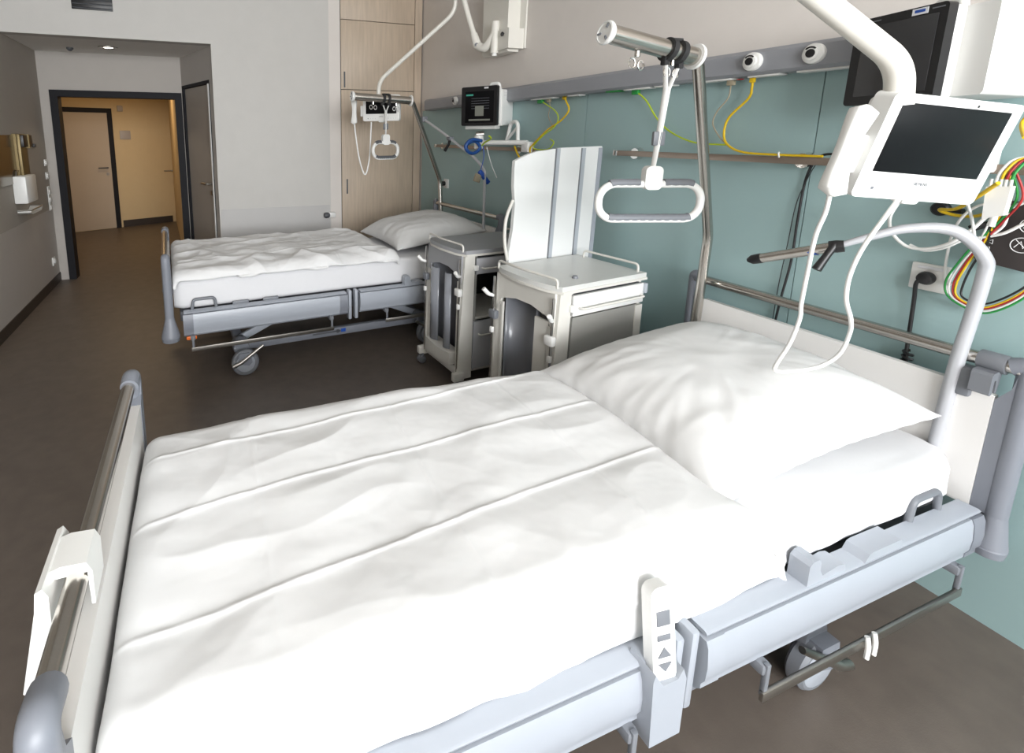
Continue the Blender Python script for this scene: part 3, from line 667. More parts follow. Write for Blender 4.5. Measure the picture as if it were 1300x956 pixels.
# ================================================================ bedside cabinets
def cabinet(label, loc, yaw, near, group):
    t = thing('bedside_cabinet', label, 'bedside cabinet', loc, (0, 0, yaw), group)
    X, Y, Z = .285, .20, .85
    topm = 'ctop' if near else 'gtop'
    MB().prism([(-X+.02, -Y-.012), (X, -Y-.012), (X, Y), (-X+.02, Y), (-X-.008, Y-.06), (-X-.02, 0), (-X-.008, -Y+.05)], 'z', Z-.022, Z).build('worktop', topm, t)
    MB().prism([(-X+.024, -Y-.016), (X+.004, -Y-.016), (X+.004, Y+.003), (-X+.024, Y+.003), (-X-.011, Y-.06), (-X-.024, 0), (-X-.011, -Y+.05)], 'z', Z-.034, Z-.022).build('worktop_edge', 'beige', t)
    MB().tube(fillet([(-X+.012, -Y+.01, Z-.01), (-X+.012, -Y+.01, Z+.030), (-X-.012, 0, Z+.034), (-X+.012, Y-.01, Z+.030), (-X+.012, Y-.01, Z-.01)], .02), .006, 10).build('gallery_rail', 'beige', t)
    MB().tube(fillet([(X-.02, -Y+.02, Z-.01), (X-.02, -Y+.02, Z+.036), (X-.02, Y-.06, Z+.036), (X-.02, Y-.06, Z-.01)], .02), .006, 10).build('gallery_rail', 'beige', t)
    # carcass
    MB().bx(-X+.10, X-.012, Y-.016, Y, .10, Z-.034).build('back_panel', 'beige', t)
    MB().bx(X-.014, X, -Y+.012, Y, .10, Z-.034).build('side_panel', 'beige', t)
    MB().bx(-X+.10, X, -Y+.01, Y, .10, .116).build('bottom_panel', 'beige', t)
    MB().bx(-X+.10, -X+.112, -Y+.01, Y, .10, Z-.034).build('inner_side', 'beige' if near else 'cgrey', t)
    # splayed front and rear corner boards
    for s in (-1, 1):
        MB().prism([(-X+.018, Z-.034), (-X+.085, Z-.034), (-X+.085, .07), (-X-.012, .07)], 'y', s*(Y-.012), s*(Y+.006)).build('corner_board', 'beige', t)
    MB().prism([(X-.05, Z-.16), (X, Z-.16), (X+.004, .09), (X-.03, .09)], 'y', -Y-.006, -Y+.012).build('corner_board', 'beige', t)
    # end face with guard niche (towards -x)
    MB().prism([(-Y+.012, Z-.034), (Y-.012, Z-.034), (Y-.012, .62), (Y-.05, .70), (.05, .725), (-.05, .725), (-Y+.05, .70), (-Y+.012, .62)], 'x', -X+.004, -X+.02).build('niche_header', 'beige' if near else 'gtop', t)
    for s in (-1, 1):
        MB().bx(-X+.004, -X+.016, s*(Y-.012), s*(Y-.048), .12, .66).build('niche_stile', 'beige', t)
    gc, gw = (.03, .105) if near else (0, .145)
    if near: MB().bx(-X+.004, -X+.016, -Y+.04, -.078, .12, .68).bx(-X+.004, -X+.016, .14, Y-.04, .12, .68).build('niche_stile', 'beige', t)
    g = MB(); rows = []
    for i in range(17):
        a = PI*i/16; yy = gc-gw*math.cos(a); xx = -X+.018+.075*math.sin(a)
        rows.append([(xx, yy, .14), (xx, yy, .71)])
    g.grid(rows); go = g.build('guard', 'smoke', t); sm = go.modifiers.new('thickness', 'SOLIDIFY'); sm.thickness = .004
    if not near:
        for y0, y1 in ((-.10, -.03), (.04, .14)):
            rows = [[(-X-.002-.02*math.sin(PI*i/10), y0+(y1-y0)*i/10, .22), (-X-.002-.02*math.sin(PI*i/10), y0+(y1-y0)*i/10, .69)] for i in range(11)]
            o2 = MB().grid(rows).build('guard_sheet', 'lsmoke', t); sm = o2.modifiers.new('thickness', 'SOLIDIFY'); sm.thickness = .004
    MB().prism([(-X-.03, -.14), (-X-.045, 0), (-X-.03, .14), (-X+.05, .14), (-X+.05, -.14)], 'z', .14, .215).build('holder_tray', 'beige', t)
    MB().bx(-X-.002, -X+.012, -Y+.012, Y-.012, .085, .13, .003).build('plinth', 'beige', t)
    # silver rod with hooks on the corners
    for s in (-1, 1):
        MB().cyl((-X-.008, s*(Y-.006), .10), (-X-.008, s*(Y-.006), Z-.05), .006).build('rod', 'bright', t)
        MB().tube(fillet([(-X-.008, s*(Y-.006), .70), (-X-.03, s*(Y+.008), .705), (-X-.055, s*(Y+.02), .735)], .012), [.009, .009, .011], 10).build('hook', 'white', t)
        MB().box((-X-.010, s*(Y-.012), .605), (.03, .05, .045), .008).build('rod_clip', 'mgrey' if s > 0 else 'white', t)
        MB().box((-X-.012, s*(Y-.006), .52), (.018, .018, .03), .004).build('rod_stop', 'white', t)
    # drawer
    d = MB().bx(-X+.095, X-.006, -Y-.012, -Y+.006, .705, Z-.05, .004)
    d = d.build('drawer', 'white' if near else 'lgrey2', t)
    MB().tube(fillet([(-X+.13, -Y-.010, .742), (-X+.13, -Y-.034, .742), (X-.03, -Y-.034, .742), (X-.03, -Y-.010, .742)], .012), .0055, 10).build('drawer_handle', 'beige', d)
    MB().bx(-X+.10, X-.02, -Y+.008, Y-.03, .71, .80).build('drawer_box', 'dgrey', d)
    MB().box((X-.004, -Y-.008, .775), (.022, .03, .05), .006).build('corner_guard', 'stripe', t)
    MB().box((-X+.088, -Y-.012, .745), (.03, .02, .03), .004).build('drawer_latch', 'white', t)
    if near:
        MB().prism([(-X+.105, .695), (X-.045, .695), (X-.02, .13), (-X+.088, .13)], 'y', -Y-.002, -Y+.012).build('door', 'cgrey', t)
        MB().lathe([(.001, .012), (.010, .012), (.013, .004), (.014, 0)], (-.10, -.13, Z)).build('worktop_bolt', 'mgrey', t)
    else:
        MB().bx(-X+.10, X-.012, -Y+.02, Y-.02, .42, .435).build('shelf', 'beige', t)
        MB().bx(-X+.12, X-.03, Y-.03, Y-.018, .44, .70).build('shelf_back', 'black', t)
        dd = MB().bx(-X+.095, X-.012, -Y-.004, -Y+.012, .12, .415, .003).build('door', 'lgrey2', t)
        MB().tube(fillet([(-X+.13, -Y-.002, .335), (-X+.13, -Y-.024, .335), (X-.06, -Y-.024, .335), (X-.06, -Y-.002, .335)], .012), .005, 10).build('door_handle', 'beige', dd)
    # feet
    for sx in (-1, 1):
        for sy in (-1, 1):
            x = sx*(X-.02) - (.03 if sx < 0 else 0); y = sy*(Y+.012)
            f_ = MB().box((x, y, .095), (.07, .035, .05), .005).build('foot_bracket', 'beige', t)
            MB().cyl((x, y, .03), (x, y, .085), .009).build('caster_stem', 'mgrey', f_)
            for k in (-1, 1):
                MB().lathe([(.001, -.009), (.020, -.009), (.026, -.005), (.026, .005), (.020, .009), (.001, .009)], (x-.008, y+k*.013, .027), (0, 1, 0)).build('caster_wheel', 'mgrey', f_)
    return t
M['lgrey2'] = mat('grey_drawer_front', (.40, .405, .43), .4, var=.015)
M['lsmoke'] = mat('light_smoked_sheet', (.30, .315, .35), .2, var=.03, spec=.6)
nc = cabinet('pale bedside cabinet nearest the near bed with white panel raised behind it', (-.550, 1.907, 0), math.radians(7), True, 'bedside cabinets')
cabinet('grey topped bedside cabinet beside the far bed with open shelf', (-.585, 2.63, 0), math.radians(4), False, 'bedside cabinets')
# raised fold-away table panel of the near cabinet (local coordinates of the cabinet)
pl = []
for k in range(9):
    a = k/8; pl.append((-.30+.20*a, 1.368+.050*math.sin(a*PI/2)))
pl += [(.0, 1.43), (.315, 1.437), (.322, 1.42), (.300, .55), (-.30, .55), (-.31, .90), (-.292, 1.02), (-.286, 1.15), (-.300, 1.24), (-.302, 1.33)]
tbl = MB().prism(pl, 'y', .232, .252).build('folding_table_top', 'tpan', nc)
def slat(x0, x1, m, y=.2305): 
    return MB().prism([(x0-.008, .56), (x1-.008, .56), (x1+.012, 1.428), (x0+.012, 1.428)], 'y', y, y+.02)
slat(-.042, -.008, 'stripe').build('grey_strip', 'stripe', tbl, label='grey strip down the white panel')
slat(-.042, -.034, 'lgrey', .2285).build('strip_edge', 'mgrey', tbl)
slat(.145, .180, 'stripe').build('grey_strip', 'stripe', tbl, label='grey strip down the white panel')
slat(.145, .151, 'lgrey', .2285).build('strip_edge', 'mgrey', tbl)
slat(.278, .306, 'stripe', .2285).build('grey_strip', 'lgrey', tbl, label='grey right hand edge of the white panel')
MB().tube(fillet([(-.292, .242, 1.17), (-.335, .242, 1.08), (-.337, .242, .96), (-.31, .242, .86)], .06), .0085, 10).build('loop_handle', 'beige', tbl)
MB().prism([(-.10, .56), (.10, .56), (.10, .84), (-.10, .84)], 'y', .205, .232).build('panel_hinge', 'beige', tbl)

for o_ in [tbl]: o_.location.x += .135

# ================================================================ patient terminals
def frame_from(X, Y, c):
    X = Vector(X).normalized(); Y = Vector(Y); Y = (Y-X*X.dot(Y)).normalized(); Zv = X.cross(Y)
    m = Matrix.Identity(4)
    for i in range(3): m[i][0] = X[i]; m[i][1] = Y[i]; m[i][2] = Zv[i]
    m.translation = Vector(c); return m
def on_front(mb, z): return mb
def terminal(label, mtx, w, h, group, lettering):
    t = thing('patient_terminal', label, 'patient terminal', mtx.translation, mtx.to_euler(), group)
    MB().prism(rrect(w, h, .014), 'z', -.042, 0).build('case', 'white', t)
    MB().prism(rrect(w-.03, h-.03, .012), 'z', -.060, -.042).build('rear_cover', 'white', t)
    MB().box((0, .022, .0005), (w*.835, h*.655, .003), .001).build('screen', 'screen', t)
    for k in range(4): MB().lathe([(.001, .0012), (.0035, .0012), (.0038, 0)], (-w*.36+k*.021, -h*.40, 0)).build('button', 'mgrey' if k == 0 else 'ctop', t)
    for k in range(4): MB().lathe([(.001, .0012), (.0035, .0012), (.0038, 0)], (w*.20+k*.021, -h*.40, 0)).build('button', 'ctop', t)
    MB().box((0, -h*.5, -.016), (.05, .024, .034), .010).build('bottom_knob', 'white', t)
    MB().lathe([(.001, .001), (.0025, .001), (.003, 0)], (.05, h*.445, 0)).build('lens', 'black', t)
    vs, fs = text_verts(lettering, .0105)
    MB().add([(v.x, v.y-h*.345, v.z+.0006) for v in vs], fs).build('lettering', 'inkg', t)
    MB().box((-w*.5-.012, -h*.10, -.025), (.035, .09, .022), .006).build('handset_cradle', 'white', t)
    return t
TN = frame_from((0.9732, -0.2165, -0.0776), (0.0336, -0.1999, 0.9792), (-.617, .664, 1.458))
TF = frame_from((.80, -.60, .01), (.0, .0, 1), (-.783, 3.95, 1.715))
terminal('large white patient terminal with dark screen on an arm over the near bed', TN, .346, .24, 'patient terminals', 'SIEMENS')
terminal('white patient terminal behind the far trapeze bar', TF, .315, .21, 'patient terminals', 'SIEMENS')
def handset(label, mtx, cordpts, base, group):
    t = thing('telephone_handset', label, 'telephone handset', base, group=group); B = Vector(base)
    mb = MB(); n = 18; rows = []
    for i in range(n+1):
        u = i/n; y = -.105+.21*u
        hw_ = .021+.004*math.cos(u*2*PI); th = .013+.006*abs(2*u-1)**2
        e = min(1, math.sqrt(max(0, 1-max(0, abs(2*u-1)-.86)**2/.0196))); e = max(e, .25)
        rows.append([(hw_*e*math.copysign(abs(math.cos(a))**.5, math.cos(a)), y, th*e*math.copysign(abs(math.sin(a))**.5, math.sin(a))+.010*(abs(2*u-1)**2)) for a in [2*PI*k/20 for k in range(21)]])
    mb.grid(rows); mb.add(rows[0][:-1], [list(range(20))]); mb.add(rows[-1][:-1], [list(range(20))[::-1]])
    mb.v = [mtx @ v - B for v in mb.v]
    mb.build('handset_body', 'white', t, smooth=60)
    MB().tube([Vector(p)-B for p in cr(cordpts, 8)], .0048 if len(cordpts) > 9 else .006, 10).build('cord', 'white', t)
    return t
HN = frame_from((.88, -.33, -.35), (.37, .016, .93), (-.886, .700, 1.460))
cordN = [(-.918, .697, 1.365), (-.904, .707, 1.323), (-.894, .724, 1.264), (-.859, .747, 1.17), (-.830, .765, 1.079), (-.821, .768, 1.039), (-.822, .780, .969), (-.836, .795, .905), (-.838, .793, .888), (-.80, .782, .886), (-.735, .757, .899), (-.703, .734, .939), (-.71, .717, 1.005), (-.742, .705, 1.051), (-.776, .704, 1.105), (-.787, .700, 1.166), (-.78, .689, 1.235), (-.752, .672, 1.311), (-.73, .665, 1.350)]
handset('white telephone handset on the left of the near terminal, cord looped over the pillow', HN, cordN, (-.918, .697, 1.365), 'handsets')
HF = frame_from((.80, -.60, 0), (.0, .0, 1), (-1.008, 3.97, 1.687))
handset('white telephone handset on the left of the far terminal', HF, [(-1.008, 3.97, 1.59), (-.996, 3.95, 1.44), (-.971, 3.94, 1.281), (-.929, 3.93, 1.171), (-.895, 3.93, 1.280), (-.882, 3.93, 1.44), (-.868, 3.95, 1.60)], (-1.008, 3.97, 1.59), 'handsets')
# their arms and wall brackets
def arm(label, seg1, seg2, yb, zb, group):
    t = thing('terminal_boom', label, 'support arm', (0, yb, zb), group=group); B = Vector((0, yb, zb)); f = lambda p: Vector(p)-B
    MB().bx(-.016, -.001, -.20, .24, -.115, .36, .006).build('wall_plate', 'wenam', t)
    MB().prism([(-.115, -.11), (-.10, -.13), (-.016, -.13), (-.016, .36), (-.10, .36), (-.115, .34)], 'y', -.13, .20).build('cover', 'wenam', t)
    MB().prism([(-.14, -.115), (-.016, -.115), (-.016, .02), (-.14, .02)], 'y', -.185, -.03).build('lower_cover', 'wenam', t)
    MB().lathe([(.001, .0), (.014, 0), (.018, .008), (.012, .016), (.001, .016)], (-.142, -.12, -.015), (-1, 0, 0), 5).build('star_knob', 'black', t)
    MB().tube([(-.145, -.02, -.13), (-.145, -.02, .09)], .030, 16).build('pivot', 'wenam', t)
    MB().cyl((-.145, -.02, -.15), (-.145, -.02, -.13), .018).build('pivot_pin', 'white', t)
    j = Vector((-.145, -.02, .01))
    k1 = f(seg1[0])
    MB().tube(cr([j+Vector((0, 0, .0)), j*.5+k1*.5+Vector((0, 0, -.055)), k1], 8), .032, 16).build('elbow', 'wenam', t)
    MB().tube([k1, k1.lerp(f(seg1[1]), .4)], [.034, .026], 16).build('arm_sleeve', 'wenam', t)
    MB().tube([f(p) for p in fillet(seg1, .12)], .020, 16).build('upper_tube', 'wenam', t)
    MB().tube([f(p) for p in fillet(seg2, .085, 10)], seg2r, 18).build('lower_tube', 'wenam', t)
    MB().lathe([(.001, -.002), (.012, -.002), (.014, .004), (.001, .004)], k1+Vector((-.02, -.024, 0)), (-.6, -.8, 0)).build('pivot_cap', 'mgrey', t)
    return t
seg2r = .0165
arm('cream tubular arm from the wall bracket down to the far terminal', [(-.20, 3.44, 2.16), (-.26, 3.49, 2.38), (-.36, 3.52, 2.72), (-.32, 3.60, 2.75)], [(-.32, 3.60, 2.75), (-.300, 3.61, 2.43), (-.80, 3.95, 1.93), (-.800, 3.97, 1.79)], 3.31, 2.215, 'terminal arms')
seg2r = .0255
arm('thick white tubular arm coming down to the near terminal', [(-.20, .96, 2.25), (-.36, .98, 2.36), (-.90, 1.0, 2.52), (-1.44, 1.03, 2.24)], [(-1.44, 1.03, 2.24), (-1.40, 1.01, 2.195), (-.748, .697, 1.652), (-.742, .690, 1.56)], .85, 2.30, 'terminal arms')

# ================================================================ bedside monitors
def monitor(label, mtx, w, h, group, near, depth=.15):
    t = thing('vital_signs_monitor', label, 'medical monitor', mtx.translation, mtx.to_euler(), group)
    MB().prism(rrect(w, h, .012), 'z', -.028, 0).build('bezel', 'black', t)
    s = MB().box((.004, -.006 if not near else 0, .0006), (w*.80, h*.80, .002), .0005).build('screen', 'gscreen' if near else 'screen', t)
    if not near:
        MB().box((-w*.26, h*.29, .002), (w*.20, .012, .0012)).build('screen_bar', 'scr2', s)
        MB().box((w*.02, -h*.12, .002), (w*.24, h*.26, .0012)).build('screen_picture', 'scr1', s)
        MB().box((w*.02, -h*.35, .002), (w*.60, .012, .0012)).build('screen_bar', 'scr1', s)
        for k in range(5): MB().box((w*.04, h*.20-k*.018, .002), (w*.5, .002, .001)).build('screen_line', 'mgrey', s)
        MB().box((w*.20, h*.455, .0008), (.034, .012, .0012)).build('badge', 'ink', t)
    else:
        b_ = MB().box((w*.22, h*.452, .0008), (.040, .018, .0012)).build('sticker', 'paper', t, label='white sticker with blue print')
        MB().box((w*.22, h*.455, .0016), (.026, .008, .001)).build('sticker_print', 'blue', b_)
        MB().box((w*.40, h*.455, .0008), (.03, .003, .001)).build('printed_line', 'mgrey', t); MB().box((-w*.30, h*.455, .0008), (.05, .003, .001)).build('printed_line', 'mgrey', t)
    MB().prism(rrect(w-.012, h-.012, .012, c=(.004, 0)), 'z', -.06, -.028).build('rear_frame', 'white', t)
    MB().prism(rrect(w*.96, h*.92, .012, c=(w*(.30 if near else .05), (.0 if near else -h*.05))), 'z', -.06-depth, -.06).build('body', 'white', t)
    for k in range(3): MB().box((w*(.781 if near else .531), h*.33-k*.012, -.06-depth*.5), (.002, .003, depth*.8)).build('vent_slot', 'ctop', t)
    MB().tube(fillet([(w*.42, h*.36, -.075), (w*.42, h*.56, -.065), (w*.18, h*.56, -.065), (w*.18, h*.36, -.075)], .02), .012, 10).build('carry_handle', 'white', t)
    MB().box((0, -h*.5-.012, -.055), (w*.86, .03, .07), .006).build('base', 'ctop' if not near else 'white', t)
    return t
MN = frame_from((-.25, -.968, .02), (.03, .0, 1), (-.225, .965, 1.727))
MF = frame_from((.45, -.893, .0), (-.03, .0, 1), (-.275, 3.26, 1.704))
monitor('large black fronted monitor with white body behind the near terminal', MN, .248, .268, 'medical monitors', True, .175)
monitor('black fronted monitor with white body on a shelf arm above the far bed', MF, .30, .28, 'medical monitors', False, .15)
def mount(label, y0, x, z, ys, group, sy=1):
    t = thing('monitor_mount', label, 'monitor mount', (-.05, ys, z), group=group); B = Vector((-.05, ys, z))
    MB().box((-.025, 0, -.01), (.06, .08, .075), .012).build('rail_clamp', 'white', t)
    MB().tube([(-.03, .0, .02), Vector((x, y0, z+.015))-B], .022, 14, flat=.8).build('arm', 'white', t)
    MB().lathe([(.028, -.05), (.034, -.045), (.034, .045), (.028, .05)], Vector((x, y0, z+.02))-B).build('joint', 'white', t)
    MB().cyl(Vector((x-.02, y0+.01, z+.075))-B, Vector((x+.03, y0-.015, z+.078))-B, .022).build('tilt_joint', 'steel', t)
    return t
mount('white shelf arm on the equipment rail carrying the far monitor', 3.29, -.245, 1.425, 2.93, 'monitor mounts')
mount('white mount arm behind the near terminal carrying the near monitor', .87, -.16, 1.435, .80, 'monitor mounts')
t = thing('bracket_plate', 'white cut out bracket standing behind the far monitor', 'bracket', (-.10, 3.08, 1.44))
br = MB()
br.tube(fillet([(0, .07, .0), (0, .02, .15), (0, -.06, .15), (0, -.07, .0)], .04), .014, 10)
br.tube([(0, .05, .03), (0, -.055, .11)], .010, 8)
br.build('bracket_frame', 'white', t)
# blue air hose and sensor at the far bed
t = thing('blue_air_hose', 'coiled dark blue hose hanging under the far monitor', 'hose', (-.34, 3.20, 1.37))
MB().tube(cr([(.065, 0, .085), (-.02, .0, .092), (-.066, 0, .05), (-.045, 0, .008), (.01, .01, -.004), (.065, .02, .035), (.02, .02, .082), (-.045, .02, .06), (-.05, .02, .02)]), .013, 10).build('hose', 'navy', t)
t = thing('blue_probe', 'bright blue clip probe dangling from a thin lead above the far pillow', 'probe', (-.245, 3.20, 1.19))
MB().box((0, 0, 0), (.035, .03, .125), .01, (0, -.72, 0)).build('clip', 'blue', t)
MB().tube(cr([(-.03, 0, .05), (-.012, 0, .12), (-.008, .0, .17), (-.02, .0, .23)]), .003, 8).build('lead', 'blue', t)
o = MB().box((-.30, 3.2, 1.185), (.05, .02, .06), .004, (0, .3, 0)).build('tag_card', 'olive' if 'olive' in M else 'tan'); tag(o, 'small drab tag hanging left of the blue probe', 'tag')
tag(MB().tube(cr([(-.20, 3.25, 1.41), (-.16, 3.24, 1.28), (-.12, 3.22, 1.18)]), .0028, 8).build('thin_lead', 'white'), 'thin white lead hanging beneath the far monitor', 'cable')

# ================================================================ cables
def cable(name, pts, r, m, lab, n=8, group=None, extra=None):
    t = tag(MB().tube(cr(pts, n), r, 10).build(name, m), lab, 'cable', group); return t
def plugged(name, pts, r, m, lab, pm, ps, group=None):
    t = thing(name, lab, 'cable', pts[0], group=group); B = Vector(pts[0])
    MB().tube([Vector(p)-B for p in cr(pts, 8)], r, 10).build('lead', m, t)
    MB().box((0, 0, -.004), ps, .004).build('plug', pm, t)
    return t
plugged('network_cable', [(-.06, 1.481, 1.728), (-.055, 1.483, 1.69), (-.05, 1.495, 1.647), (-.05, 1.568, 1.569), (-.05, 1.579, 1.495), (-.06, 1.545, 1.451), (-.07, 1.469, 1.425), (-.072, 1.332, 1.420), (-.072, 1.186, 1.420)], .0048, 'yellow', 'thick yellow cable hooking down right of the near chrome pole', 'yellow', (.012, .022, .03))
plugged('earth_cable', [(-.05, 2.075, 1.722), (-.05, 2.005, 1.67), (-.04, 1.943, 1.583), (-.04, 1.859, 1.515), (-.05, 1.72, 1.464), (-.06, 1.56, 1.455)], .004, 'green', 'yellow green cable swooping behind the near trapeze strap', 'dgreen', (.022, .04, .026))
plugged('signal_cable', [(-.05, 1.576, 1.728), (-.05, 1.576, 1.70), (-.05, 1.582, 1.653), (-.05, 1.624, 1.598), (-.05, 1.635, 1.544), (-.05, 1.591, 1.481), (-.055, 1.556, 1.460)], .003, 'tan', 'thin beige cable beside the thick yellow one right of the near pole', 'tan', (.02, .03, .035))
plugged('network_cable', [(-.05, 2.62, 1.728), (-.05, 2.60, 1.700), (-.05, 2.573, 1.648), (-.05, 2.639, 1.587), (-.06, 2.75, 1.53), (-.08, 2.839, 1.452), (-.09, 2.88, 1.405), (-.07, 2.89, 1.35)], .0055, 'yellow', 'yellow cable dropping above the white raised panel', 'yellow', (.014, .03, .02))
plugged('earth_cable', [(-.05, 2.85, 1.722), (-.05, 2.78, 1.690), (-.05, 2.697, 1.648), (-.05, 2.665, 1.603), (-.06, 2.683, 1.550), (-.08, 2.77, 1.490), (-.09, 2.848, 1.415), (-.06, 2.80, 1.40), (-.06, 2.72, 1.41), (-.06, 2.68, 1.45), (-.06, 2.72, 1.47)], .004, 'green', 'yellow green cable curling above the white raised panel', 'dgreen', (.022, .05, .026))
plugged('signal_cable', [(-.04, 2.78, 1.728), (-.035, 2.77, 1.68), (-.035, 2.78, 1.62), (-.04, 2.73, 1.56), (-.05, 2.69, 1.545)], .003, 'tan', 'thin beige cable looping above the white raised panel', 'tan', (.02, .03, .03))
cable('monitor_cable', [(-.28, 3.10, 1.49), (-.25, 3.12, 1.47), (-.24, 3.22, 1.44), (-.24, 3.29, 1.39)], .006, 'green', 'short yellow cable bunch hanging under the far monitor')
cable('rail_cable', [(-.09, 3.06, 1.42), (-.085, 3.04, 1.38), (-.08, 3.00, 1.33)], .007, 'yellow', 'short orange yellow cable below the far shelf arm')
cable('power_cable', [(-.07, 1.15, 1.43), (-.045, 1.212, 1.416), (-.025, 1.254, 1.337), (-.022, 1.263, 1.166), (-.022, 1.263, 1.006), (-.03, 1.275, .838), (-.035, 1.282, .70)], .0045, 'black', 'black cable dropping from the rail behind the near pillow')
cable('thin_lead', [(-.03, 1.222, 1.40), (-.03, 1.245, 1.339), (-.03, 1.272, 1.229), (-.03, 1.280, 1.072), (-.03, 1.290, .891), (-.03, 1.292, .70)], .0016, 'black', 'hair thin black wire beside the black cable behind the near pillow')
for k, y in enumerate((.0,)):
    cable('cable_tie', [(-.075, 1.33, 1.41), (-.078, 1.332, 1.425), (-.072, 1.334, 1.43)], .003, 'white', 'white tie on the yellow cable along the near rail')
# looped white cords below the near terminal
cable('white_cord', [(-.26, .87, 1.345), (-.18, .905, 1.297), (-.15, .933, 1.239), (-.12, .935, 1.186), (-.1, .904, 1.146), (-.1, .858, 1.146), (-.1, .809, 1.174), (-.1, .768, 1.225), (-.1, .745, 1.265), (-.11, .70, 1.30), (-.12, .66, 1.33)], .0048, 'white', 'white cord in a wide loop just under the near terminal')
cable('white_cord', [(-.23, .75, 1.345), (-.19, .756, 1.308), (-.12, .765, 1.252), (-.08, .765, 1.179), (-.05, .781, 1.112), (-.035, .802, 1.055), (-.035, .816, 1.035), (-.035, .828, 1.055), (-.05, .827, 1.139), (-.08, .813, 1.206), (-.1, .793, 1.258), (-.1, .769, 1.292), (-.1, .741, 1.303), (-.1, .712, 1.291), (-.09, .713, 1.248), (-.085, .731, 1.216)], .0036, 'white', 'thin white cord hanging down to the socket and back up')
cable('white_cord', [(-.09, .60, 1.32), (-.085, .64, 1.285), (-.085, .681, 1.253), (-.085, .712, 1.222), (-.085, .748, 1.204), (-.085, .785, 1.189), (-.085, .823, 1.156), (-.085, .865, 1.138), (-.09, .90, 1.150)], .0042, 'white', 'white cord running right behind the curved grey arm')
# patient lead bundle
for k, (m_, lab) in enumerate((('red', 'red patient lead in the bundle right of the grey arm'), ('dgreen', 'green patient lead in the bundle right of the grey arm'), ('yellow', 'yellow patient lead in the bundle right of the grey arm'), ('black', 'black patient lead in the bundle right of the grey arm'), ('white', 'white patient lead in the bundle right of the grey arm'))):
    d = (k-2)*.010; e = [0, .018, -.006, -.020, .009][k]
    pts = [(-.14, .71+d*.6, 1.40), (-.13, .700+d, 1.345), (-.12+d*.3, .703+d, 1.31), (-.10, .726+d*.6, 1.255), (-.08, .752+e*.6, 1.182), (-.06, .782+e*.8, 1.113), (-.05, .800+e, 1.046), (-.05, .79+e*.7, 1.004-e*.3), (-.05, .741, .985-e*.7), (-.05, .705-e*.3, 1.003-e*.6), (-.055, .661-e*.4, 1.057-e*.3), (-.06, .63, 1.13)]
    cable('patient_lead', pts, .0027, m_, lab, group=None)
t = thing('lead_connector', 'white trunk connector block hanging right of the near terminal', 'connector', (-.15, .714, 1.265))
MB().prism([(-.019, .015), (.019, .0), (.024, .09), (-.022, .095)], 'x', -.012, .012).build('case', 'white', t)
for k in range(5): MB().cyl((0, -.016+.009*k, .09), (0, -.016+.009*k, .112), .0035).build('socket', 'white', t)
MB().cyl((0, 0, .012), (0, .002, -.02), .007).build('strain_relief', 'white', t)
for k, (m_, lab) in enumerate((('dgreen', 'green lead rising from the white connector block'), ('red', 'red lead rising from the white connector block'), ('yellow', 'yellow lead rising from the white connector block'), ('white', 'white lead rising from the white connector block'))):
    y = .698+.009*k
    cable('patient_lead', [(-.15, y, 1.376), (-.148, y-.004, 1.40), (-.13, y-.016, 1.43), (-.09, y-.035, 1.435), (-.07, y-.07, 1.40), (-.065, y-.075, 1.32), (-.06, y-.055, 1.24)], .0034, m_, lab)
cable('network_cable', [(-.25, .66, 1.49), (-.16, .70, 1.525), (-.15, .69, 1.55), (-.14, .64, 1.585)], .004, 'yellow', 'yellow cable beside the right edge of the near terminal')
cable('network_cable', [(-.21, .70, 1.37), (-.11, .80, 1.285), (-.06, .86, 1.268), (-.05, .83, 1.255), (-.06, .78, 1.26), (-.09, .73, 1.29)], .005, 'yellow', 'yellow cable plugged behind the round black socket')
t = thing('round_connector', 'round black connector on the wall under the near terminal', 'connector', (-.014, .873, 1.267))
MB().lathe([(.001, 0), (.022, 0), (.022, -.014), (.017, -.02), (.001, -.02)], (0, 0, 0), (1, 0, 0)).build('cap', 'black', t)
MB().cyl((-.012, -.015, -.002), (-.02, -.055, .0), .008).build('strain_relief', 'black', t)
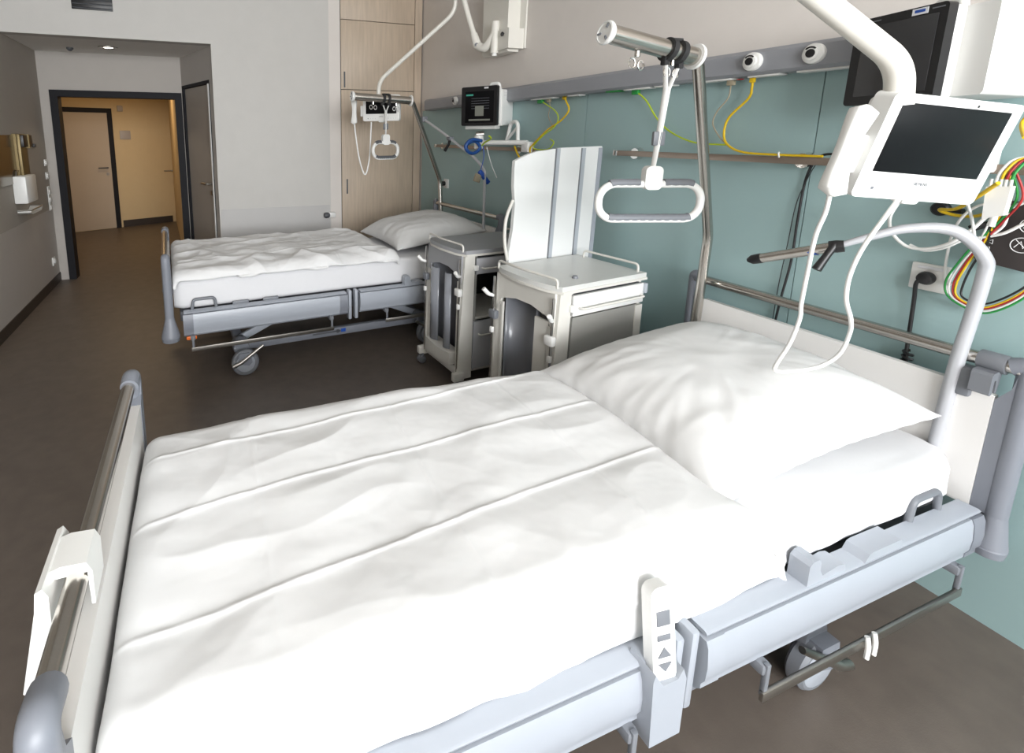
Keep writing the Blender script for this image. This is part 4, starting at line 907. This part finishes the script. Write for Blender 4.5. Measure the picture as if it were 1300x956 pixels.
# dark cuff with printed symbols
mc = frame_from((.05, -.80, .60*0-.12), (.0, .42, .90), (-.055, .690, 1.215))
t = thing('pressure_cuff', 'dark brown pressure cuff with white printed symbols at the right edge', 'cuff', mc.translation, mc.to_euler())
MB().prism(rrect(.125, .185, .010), 'z', -.012, .010).build('cuff_body', 'brown', t)
def ring(cx, cy, r): return [(cx+r*math.cos(2*PI*k/24), cy+r*math.sin(2*PI*k/24), .0105) for k in range(24)]
for cy in (.035, -.022):
    p = MB().tube(ring(.012, cy, .021), .0012, 5, closed=True)
    p.tube([(.0, cy-.010, .0105), (.008, cy+.010, .0105), (.016, cy-.008, .0105), (.024, cy+.010, .0105)], .0012, 5); p.tube([(-.002, cy+.012, .0105), (.026, cy-.012, .0105)], .0010, 5)
    p.build('printed_symbol', 'ink', t)
for k in range(4):
    p = MB().tube([(-.052, -.01-.022*k, .0105), (-.042, -.002-.022*k, .0105), (-.040, -.014-.022*k, .0105), (-.052, -.01-.022*k, .0105)], .0010, 5); p.build('printed_symbol', 'ink', t)
t = thing('cuff_tube', 'black cuff hose end above the pressure cuff', 'hose', (-.09, .765, 1.235))
MB().tube(cr([(0, .01, -.01), (.0, -.015, .005), (.01, -.05, .015)]), .010, 10).build('hose', 'black', t)

# ================================================================ light
def area(name, loc, rot, sx, sy, e, col=(1, 1, 1)):
    d = bpy.data.lights.new(name, 'AREA'); d.shape = 'RECTANGLE'; d.size = sx; d.size_y = sy; d.energy = e; d.color = col
    o = bpy.data.objects.new(name, d); C.objects.link(o); o.location = loc; o.rotation_euler = rot; return o
area('window_daylight', (-1.83, YF-.25, 2.05), (math.radians(-78), 0, PI), 3.3, 1.7, 430, (.97, .985, 1.0))
d = bpy.data.lights.new('corridor_lamp', 'AREA'); d.shape = 'DISK'; d.size = .5; d.energy = 13; d.color = (1, .70, .38)
o = bpy.data.objects.new('corridor_lamp', d); C.objects.link(o); o.location = (-3.1, 7.4, 2.33)
d = bpy.data.lights.new('niche_lamp', 'SPOT'); d.energy = 6; d.spot_size = 1.6; d.shadow_soft_size = .04; d.color = (1, .88, .7)
o = bpy.data.objects.new('niche_lamp', d); C.objects.link(o); o.location = (-2.96, 5.36, 2.26)
w = bpy.data.worlds.new('sky'); bpy.context.scene.world = w; w.use_nodes = True
bg = w.node_tree.nodes['Background']; bg.inputs[0].default_value = (.85, .92, 1, 1); bg.inputs[1].default_value = 1.0
sc = bpy.context.scene
sc.view_settings.view_transform = 'Standard'; sc.view_settings.look = 'None'; sc.view_settings.gamma = 1; sc.view_settings.use_curve_mapping = False
sc.view_settings.exposure = 0.03
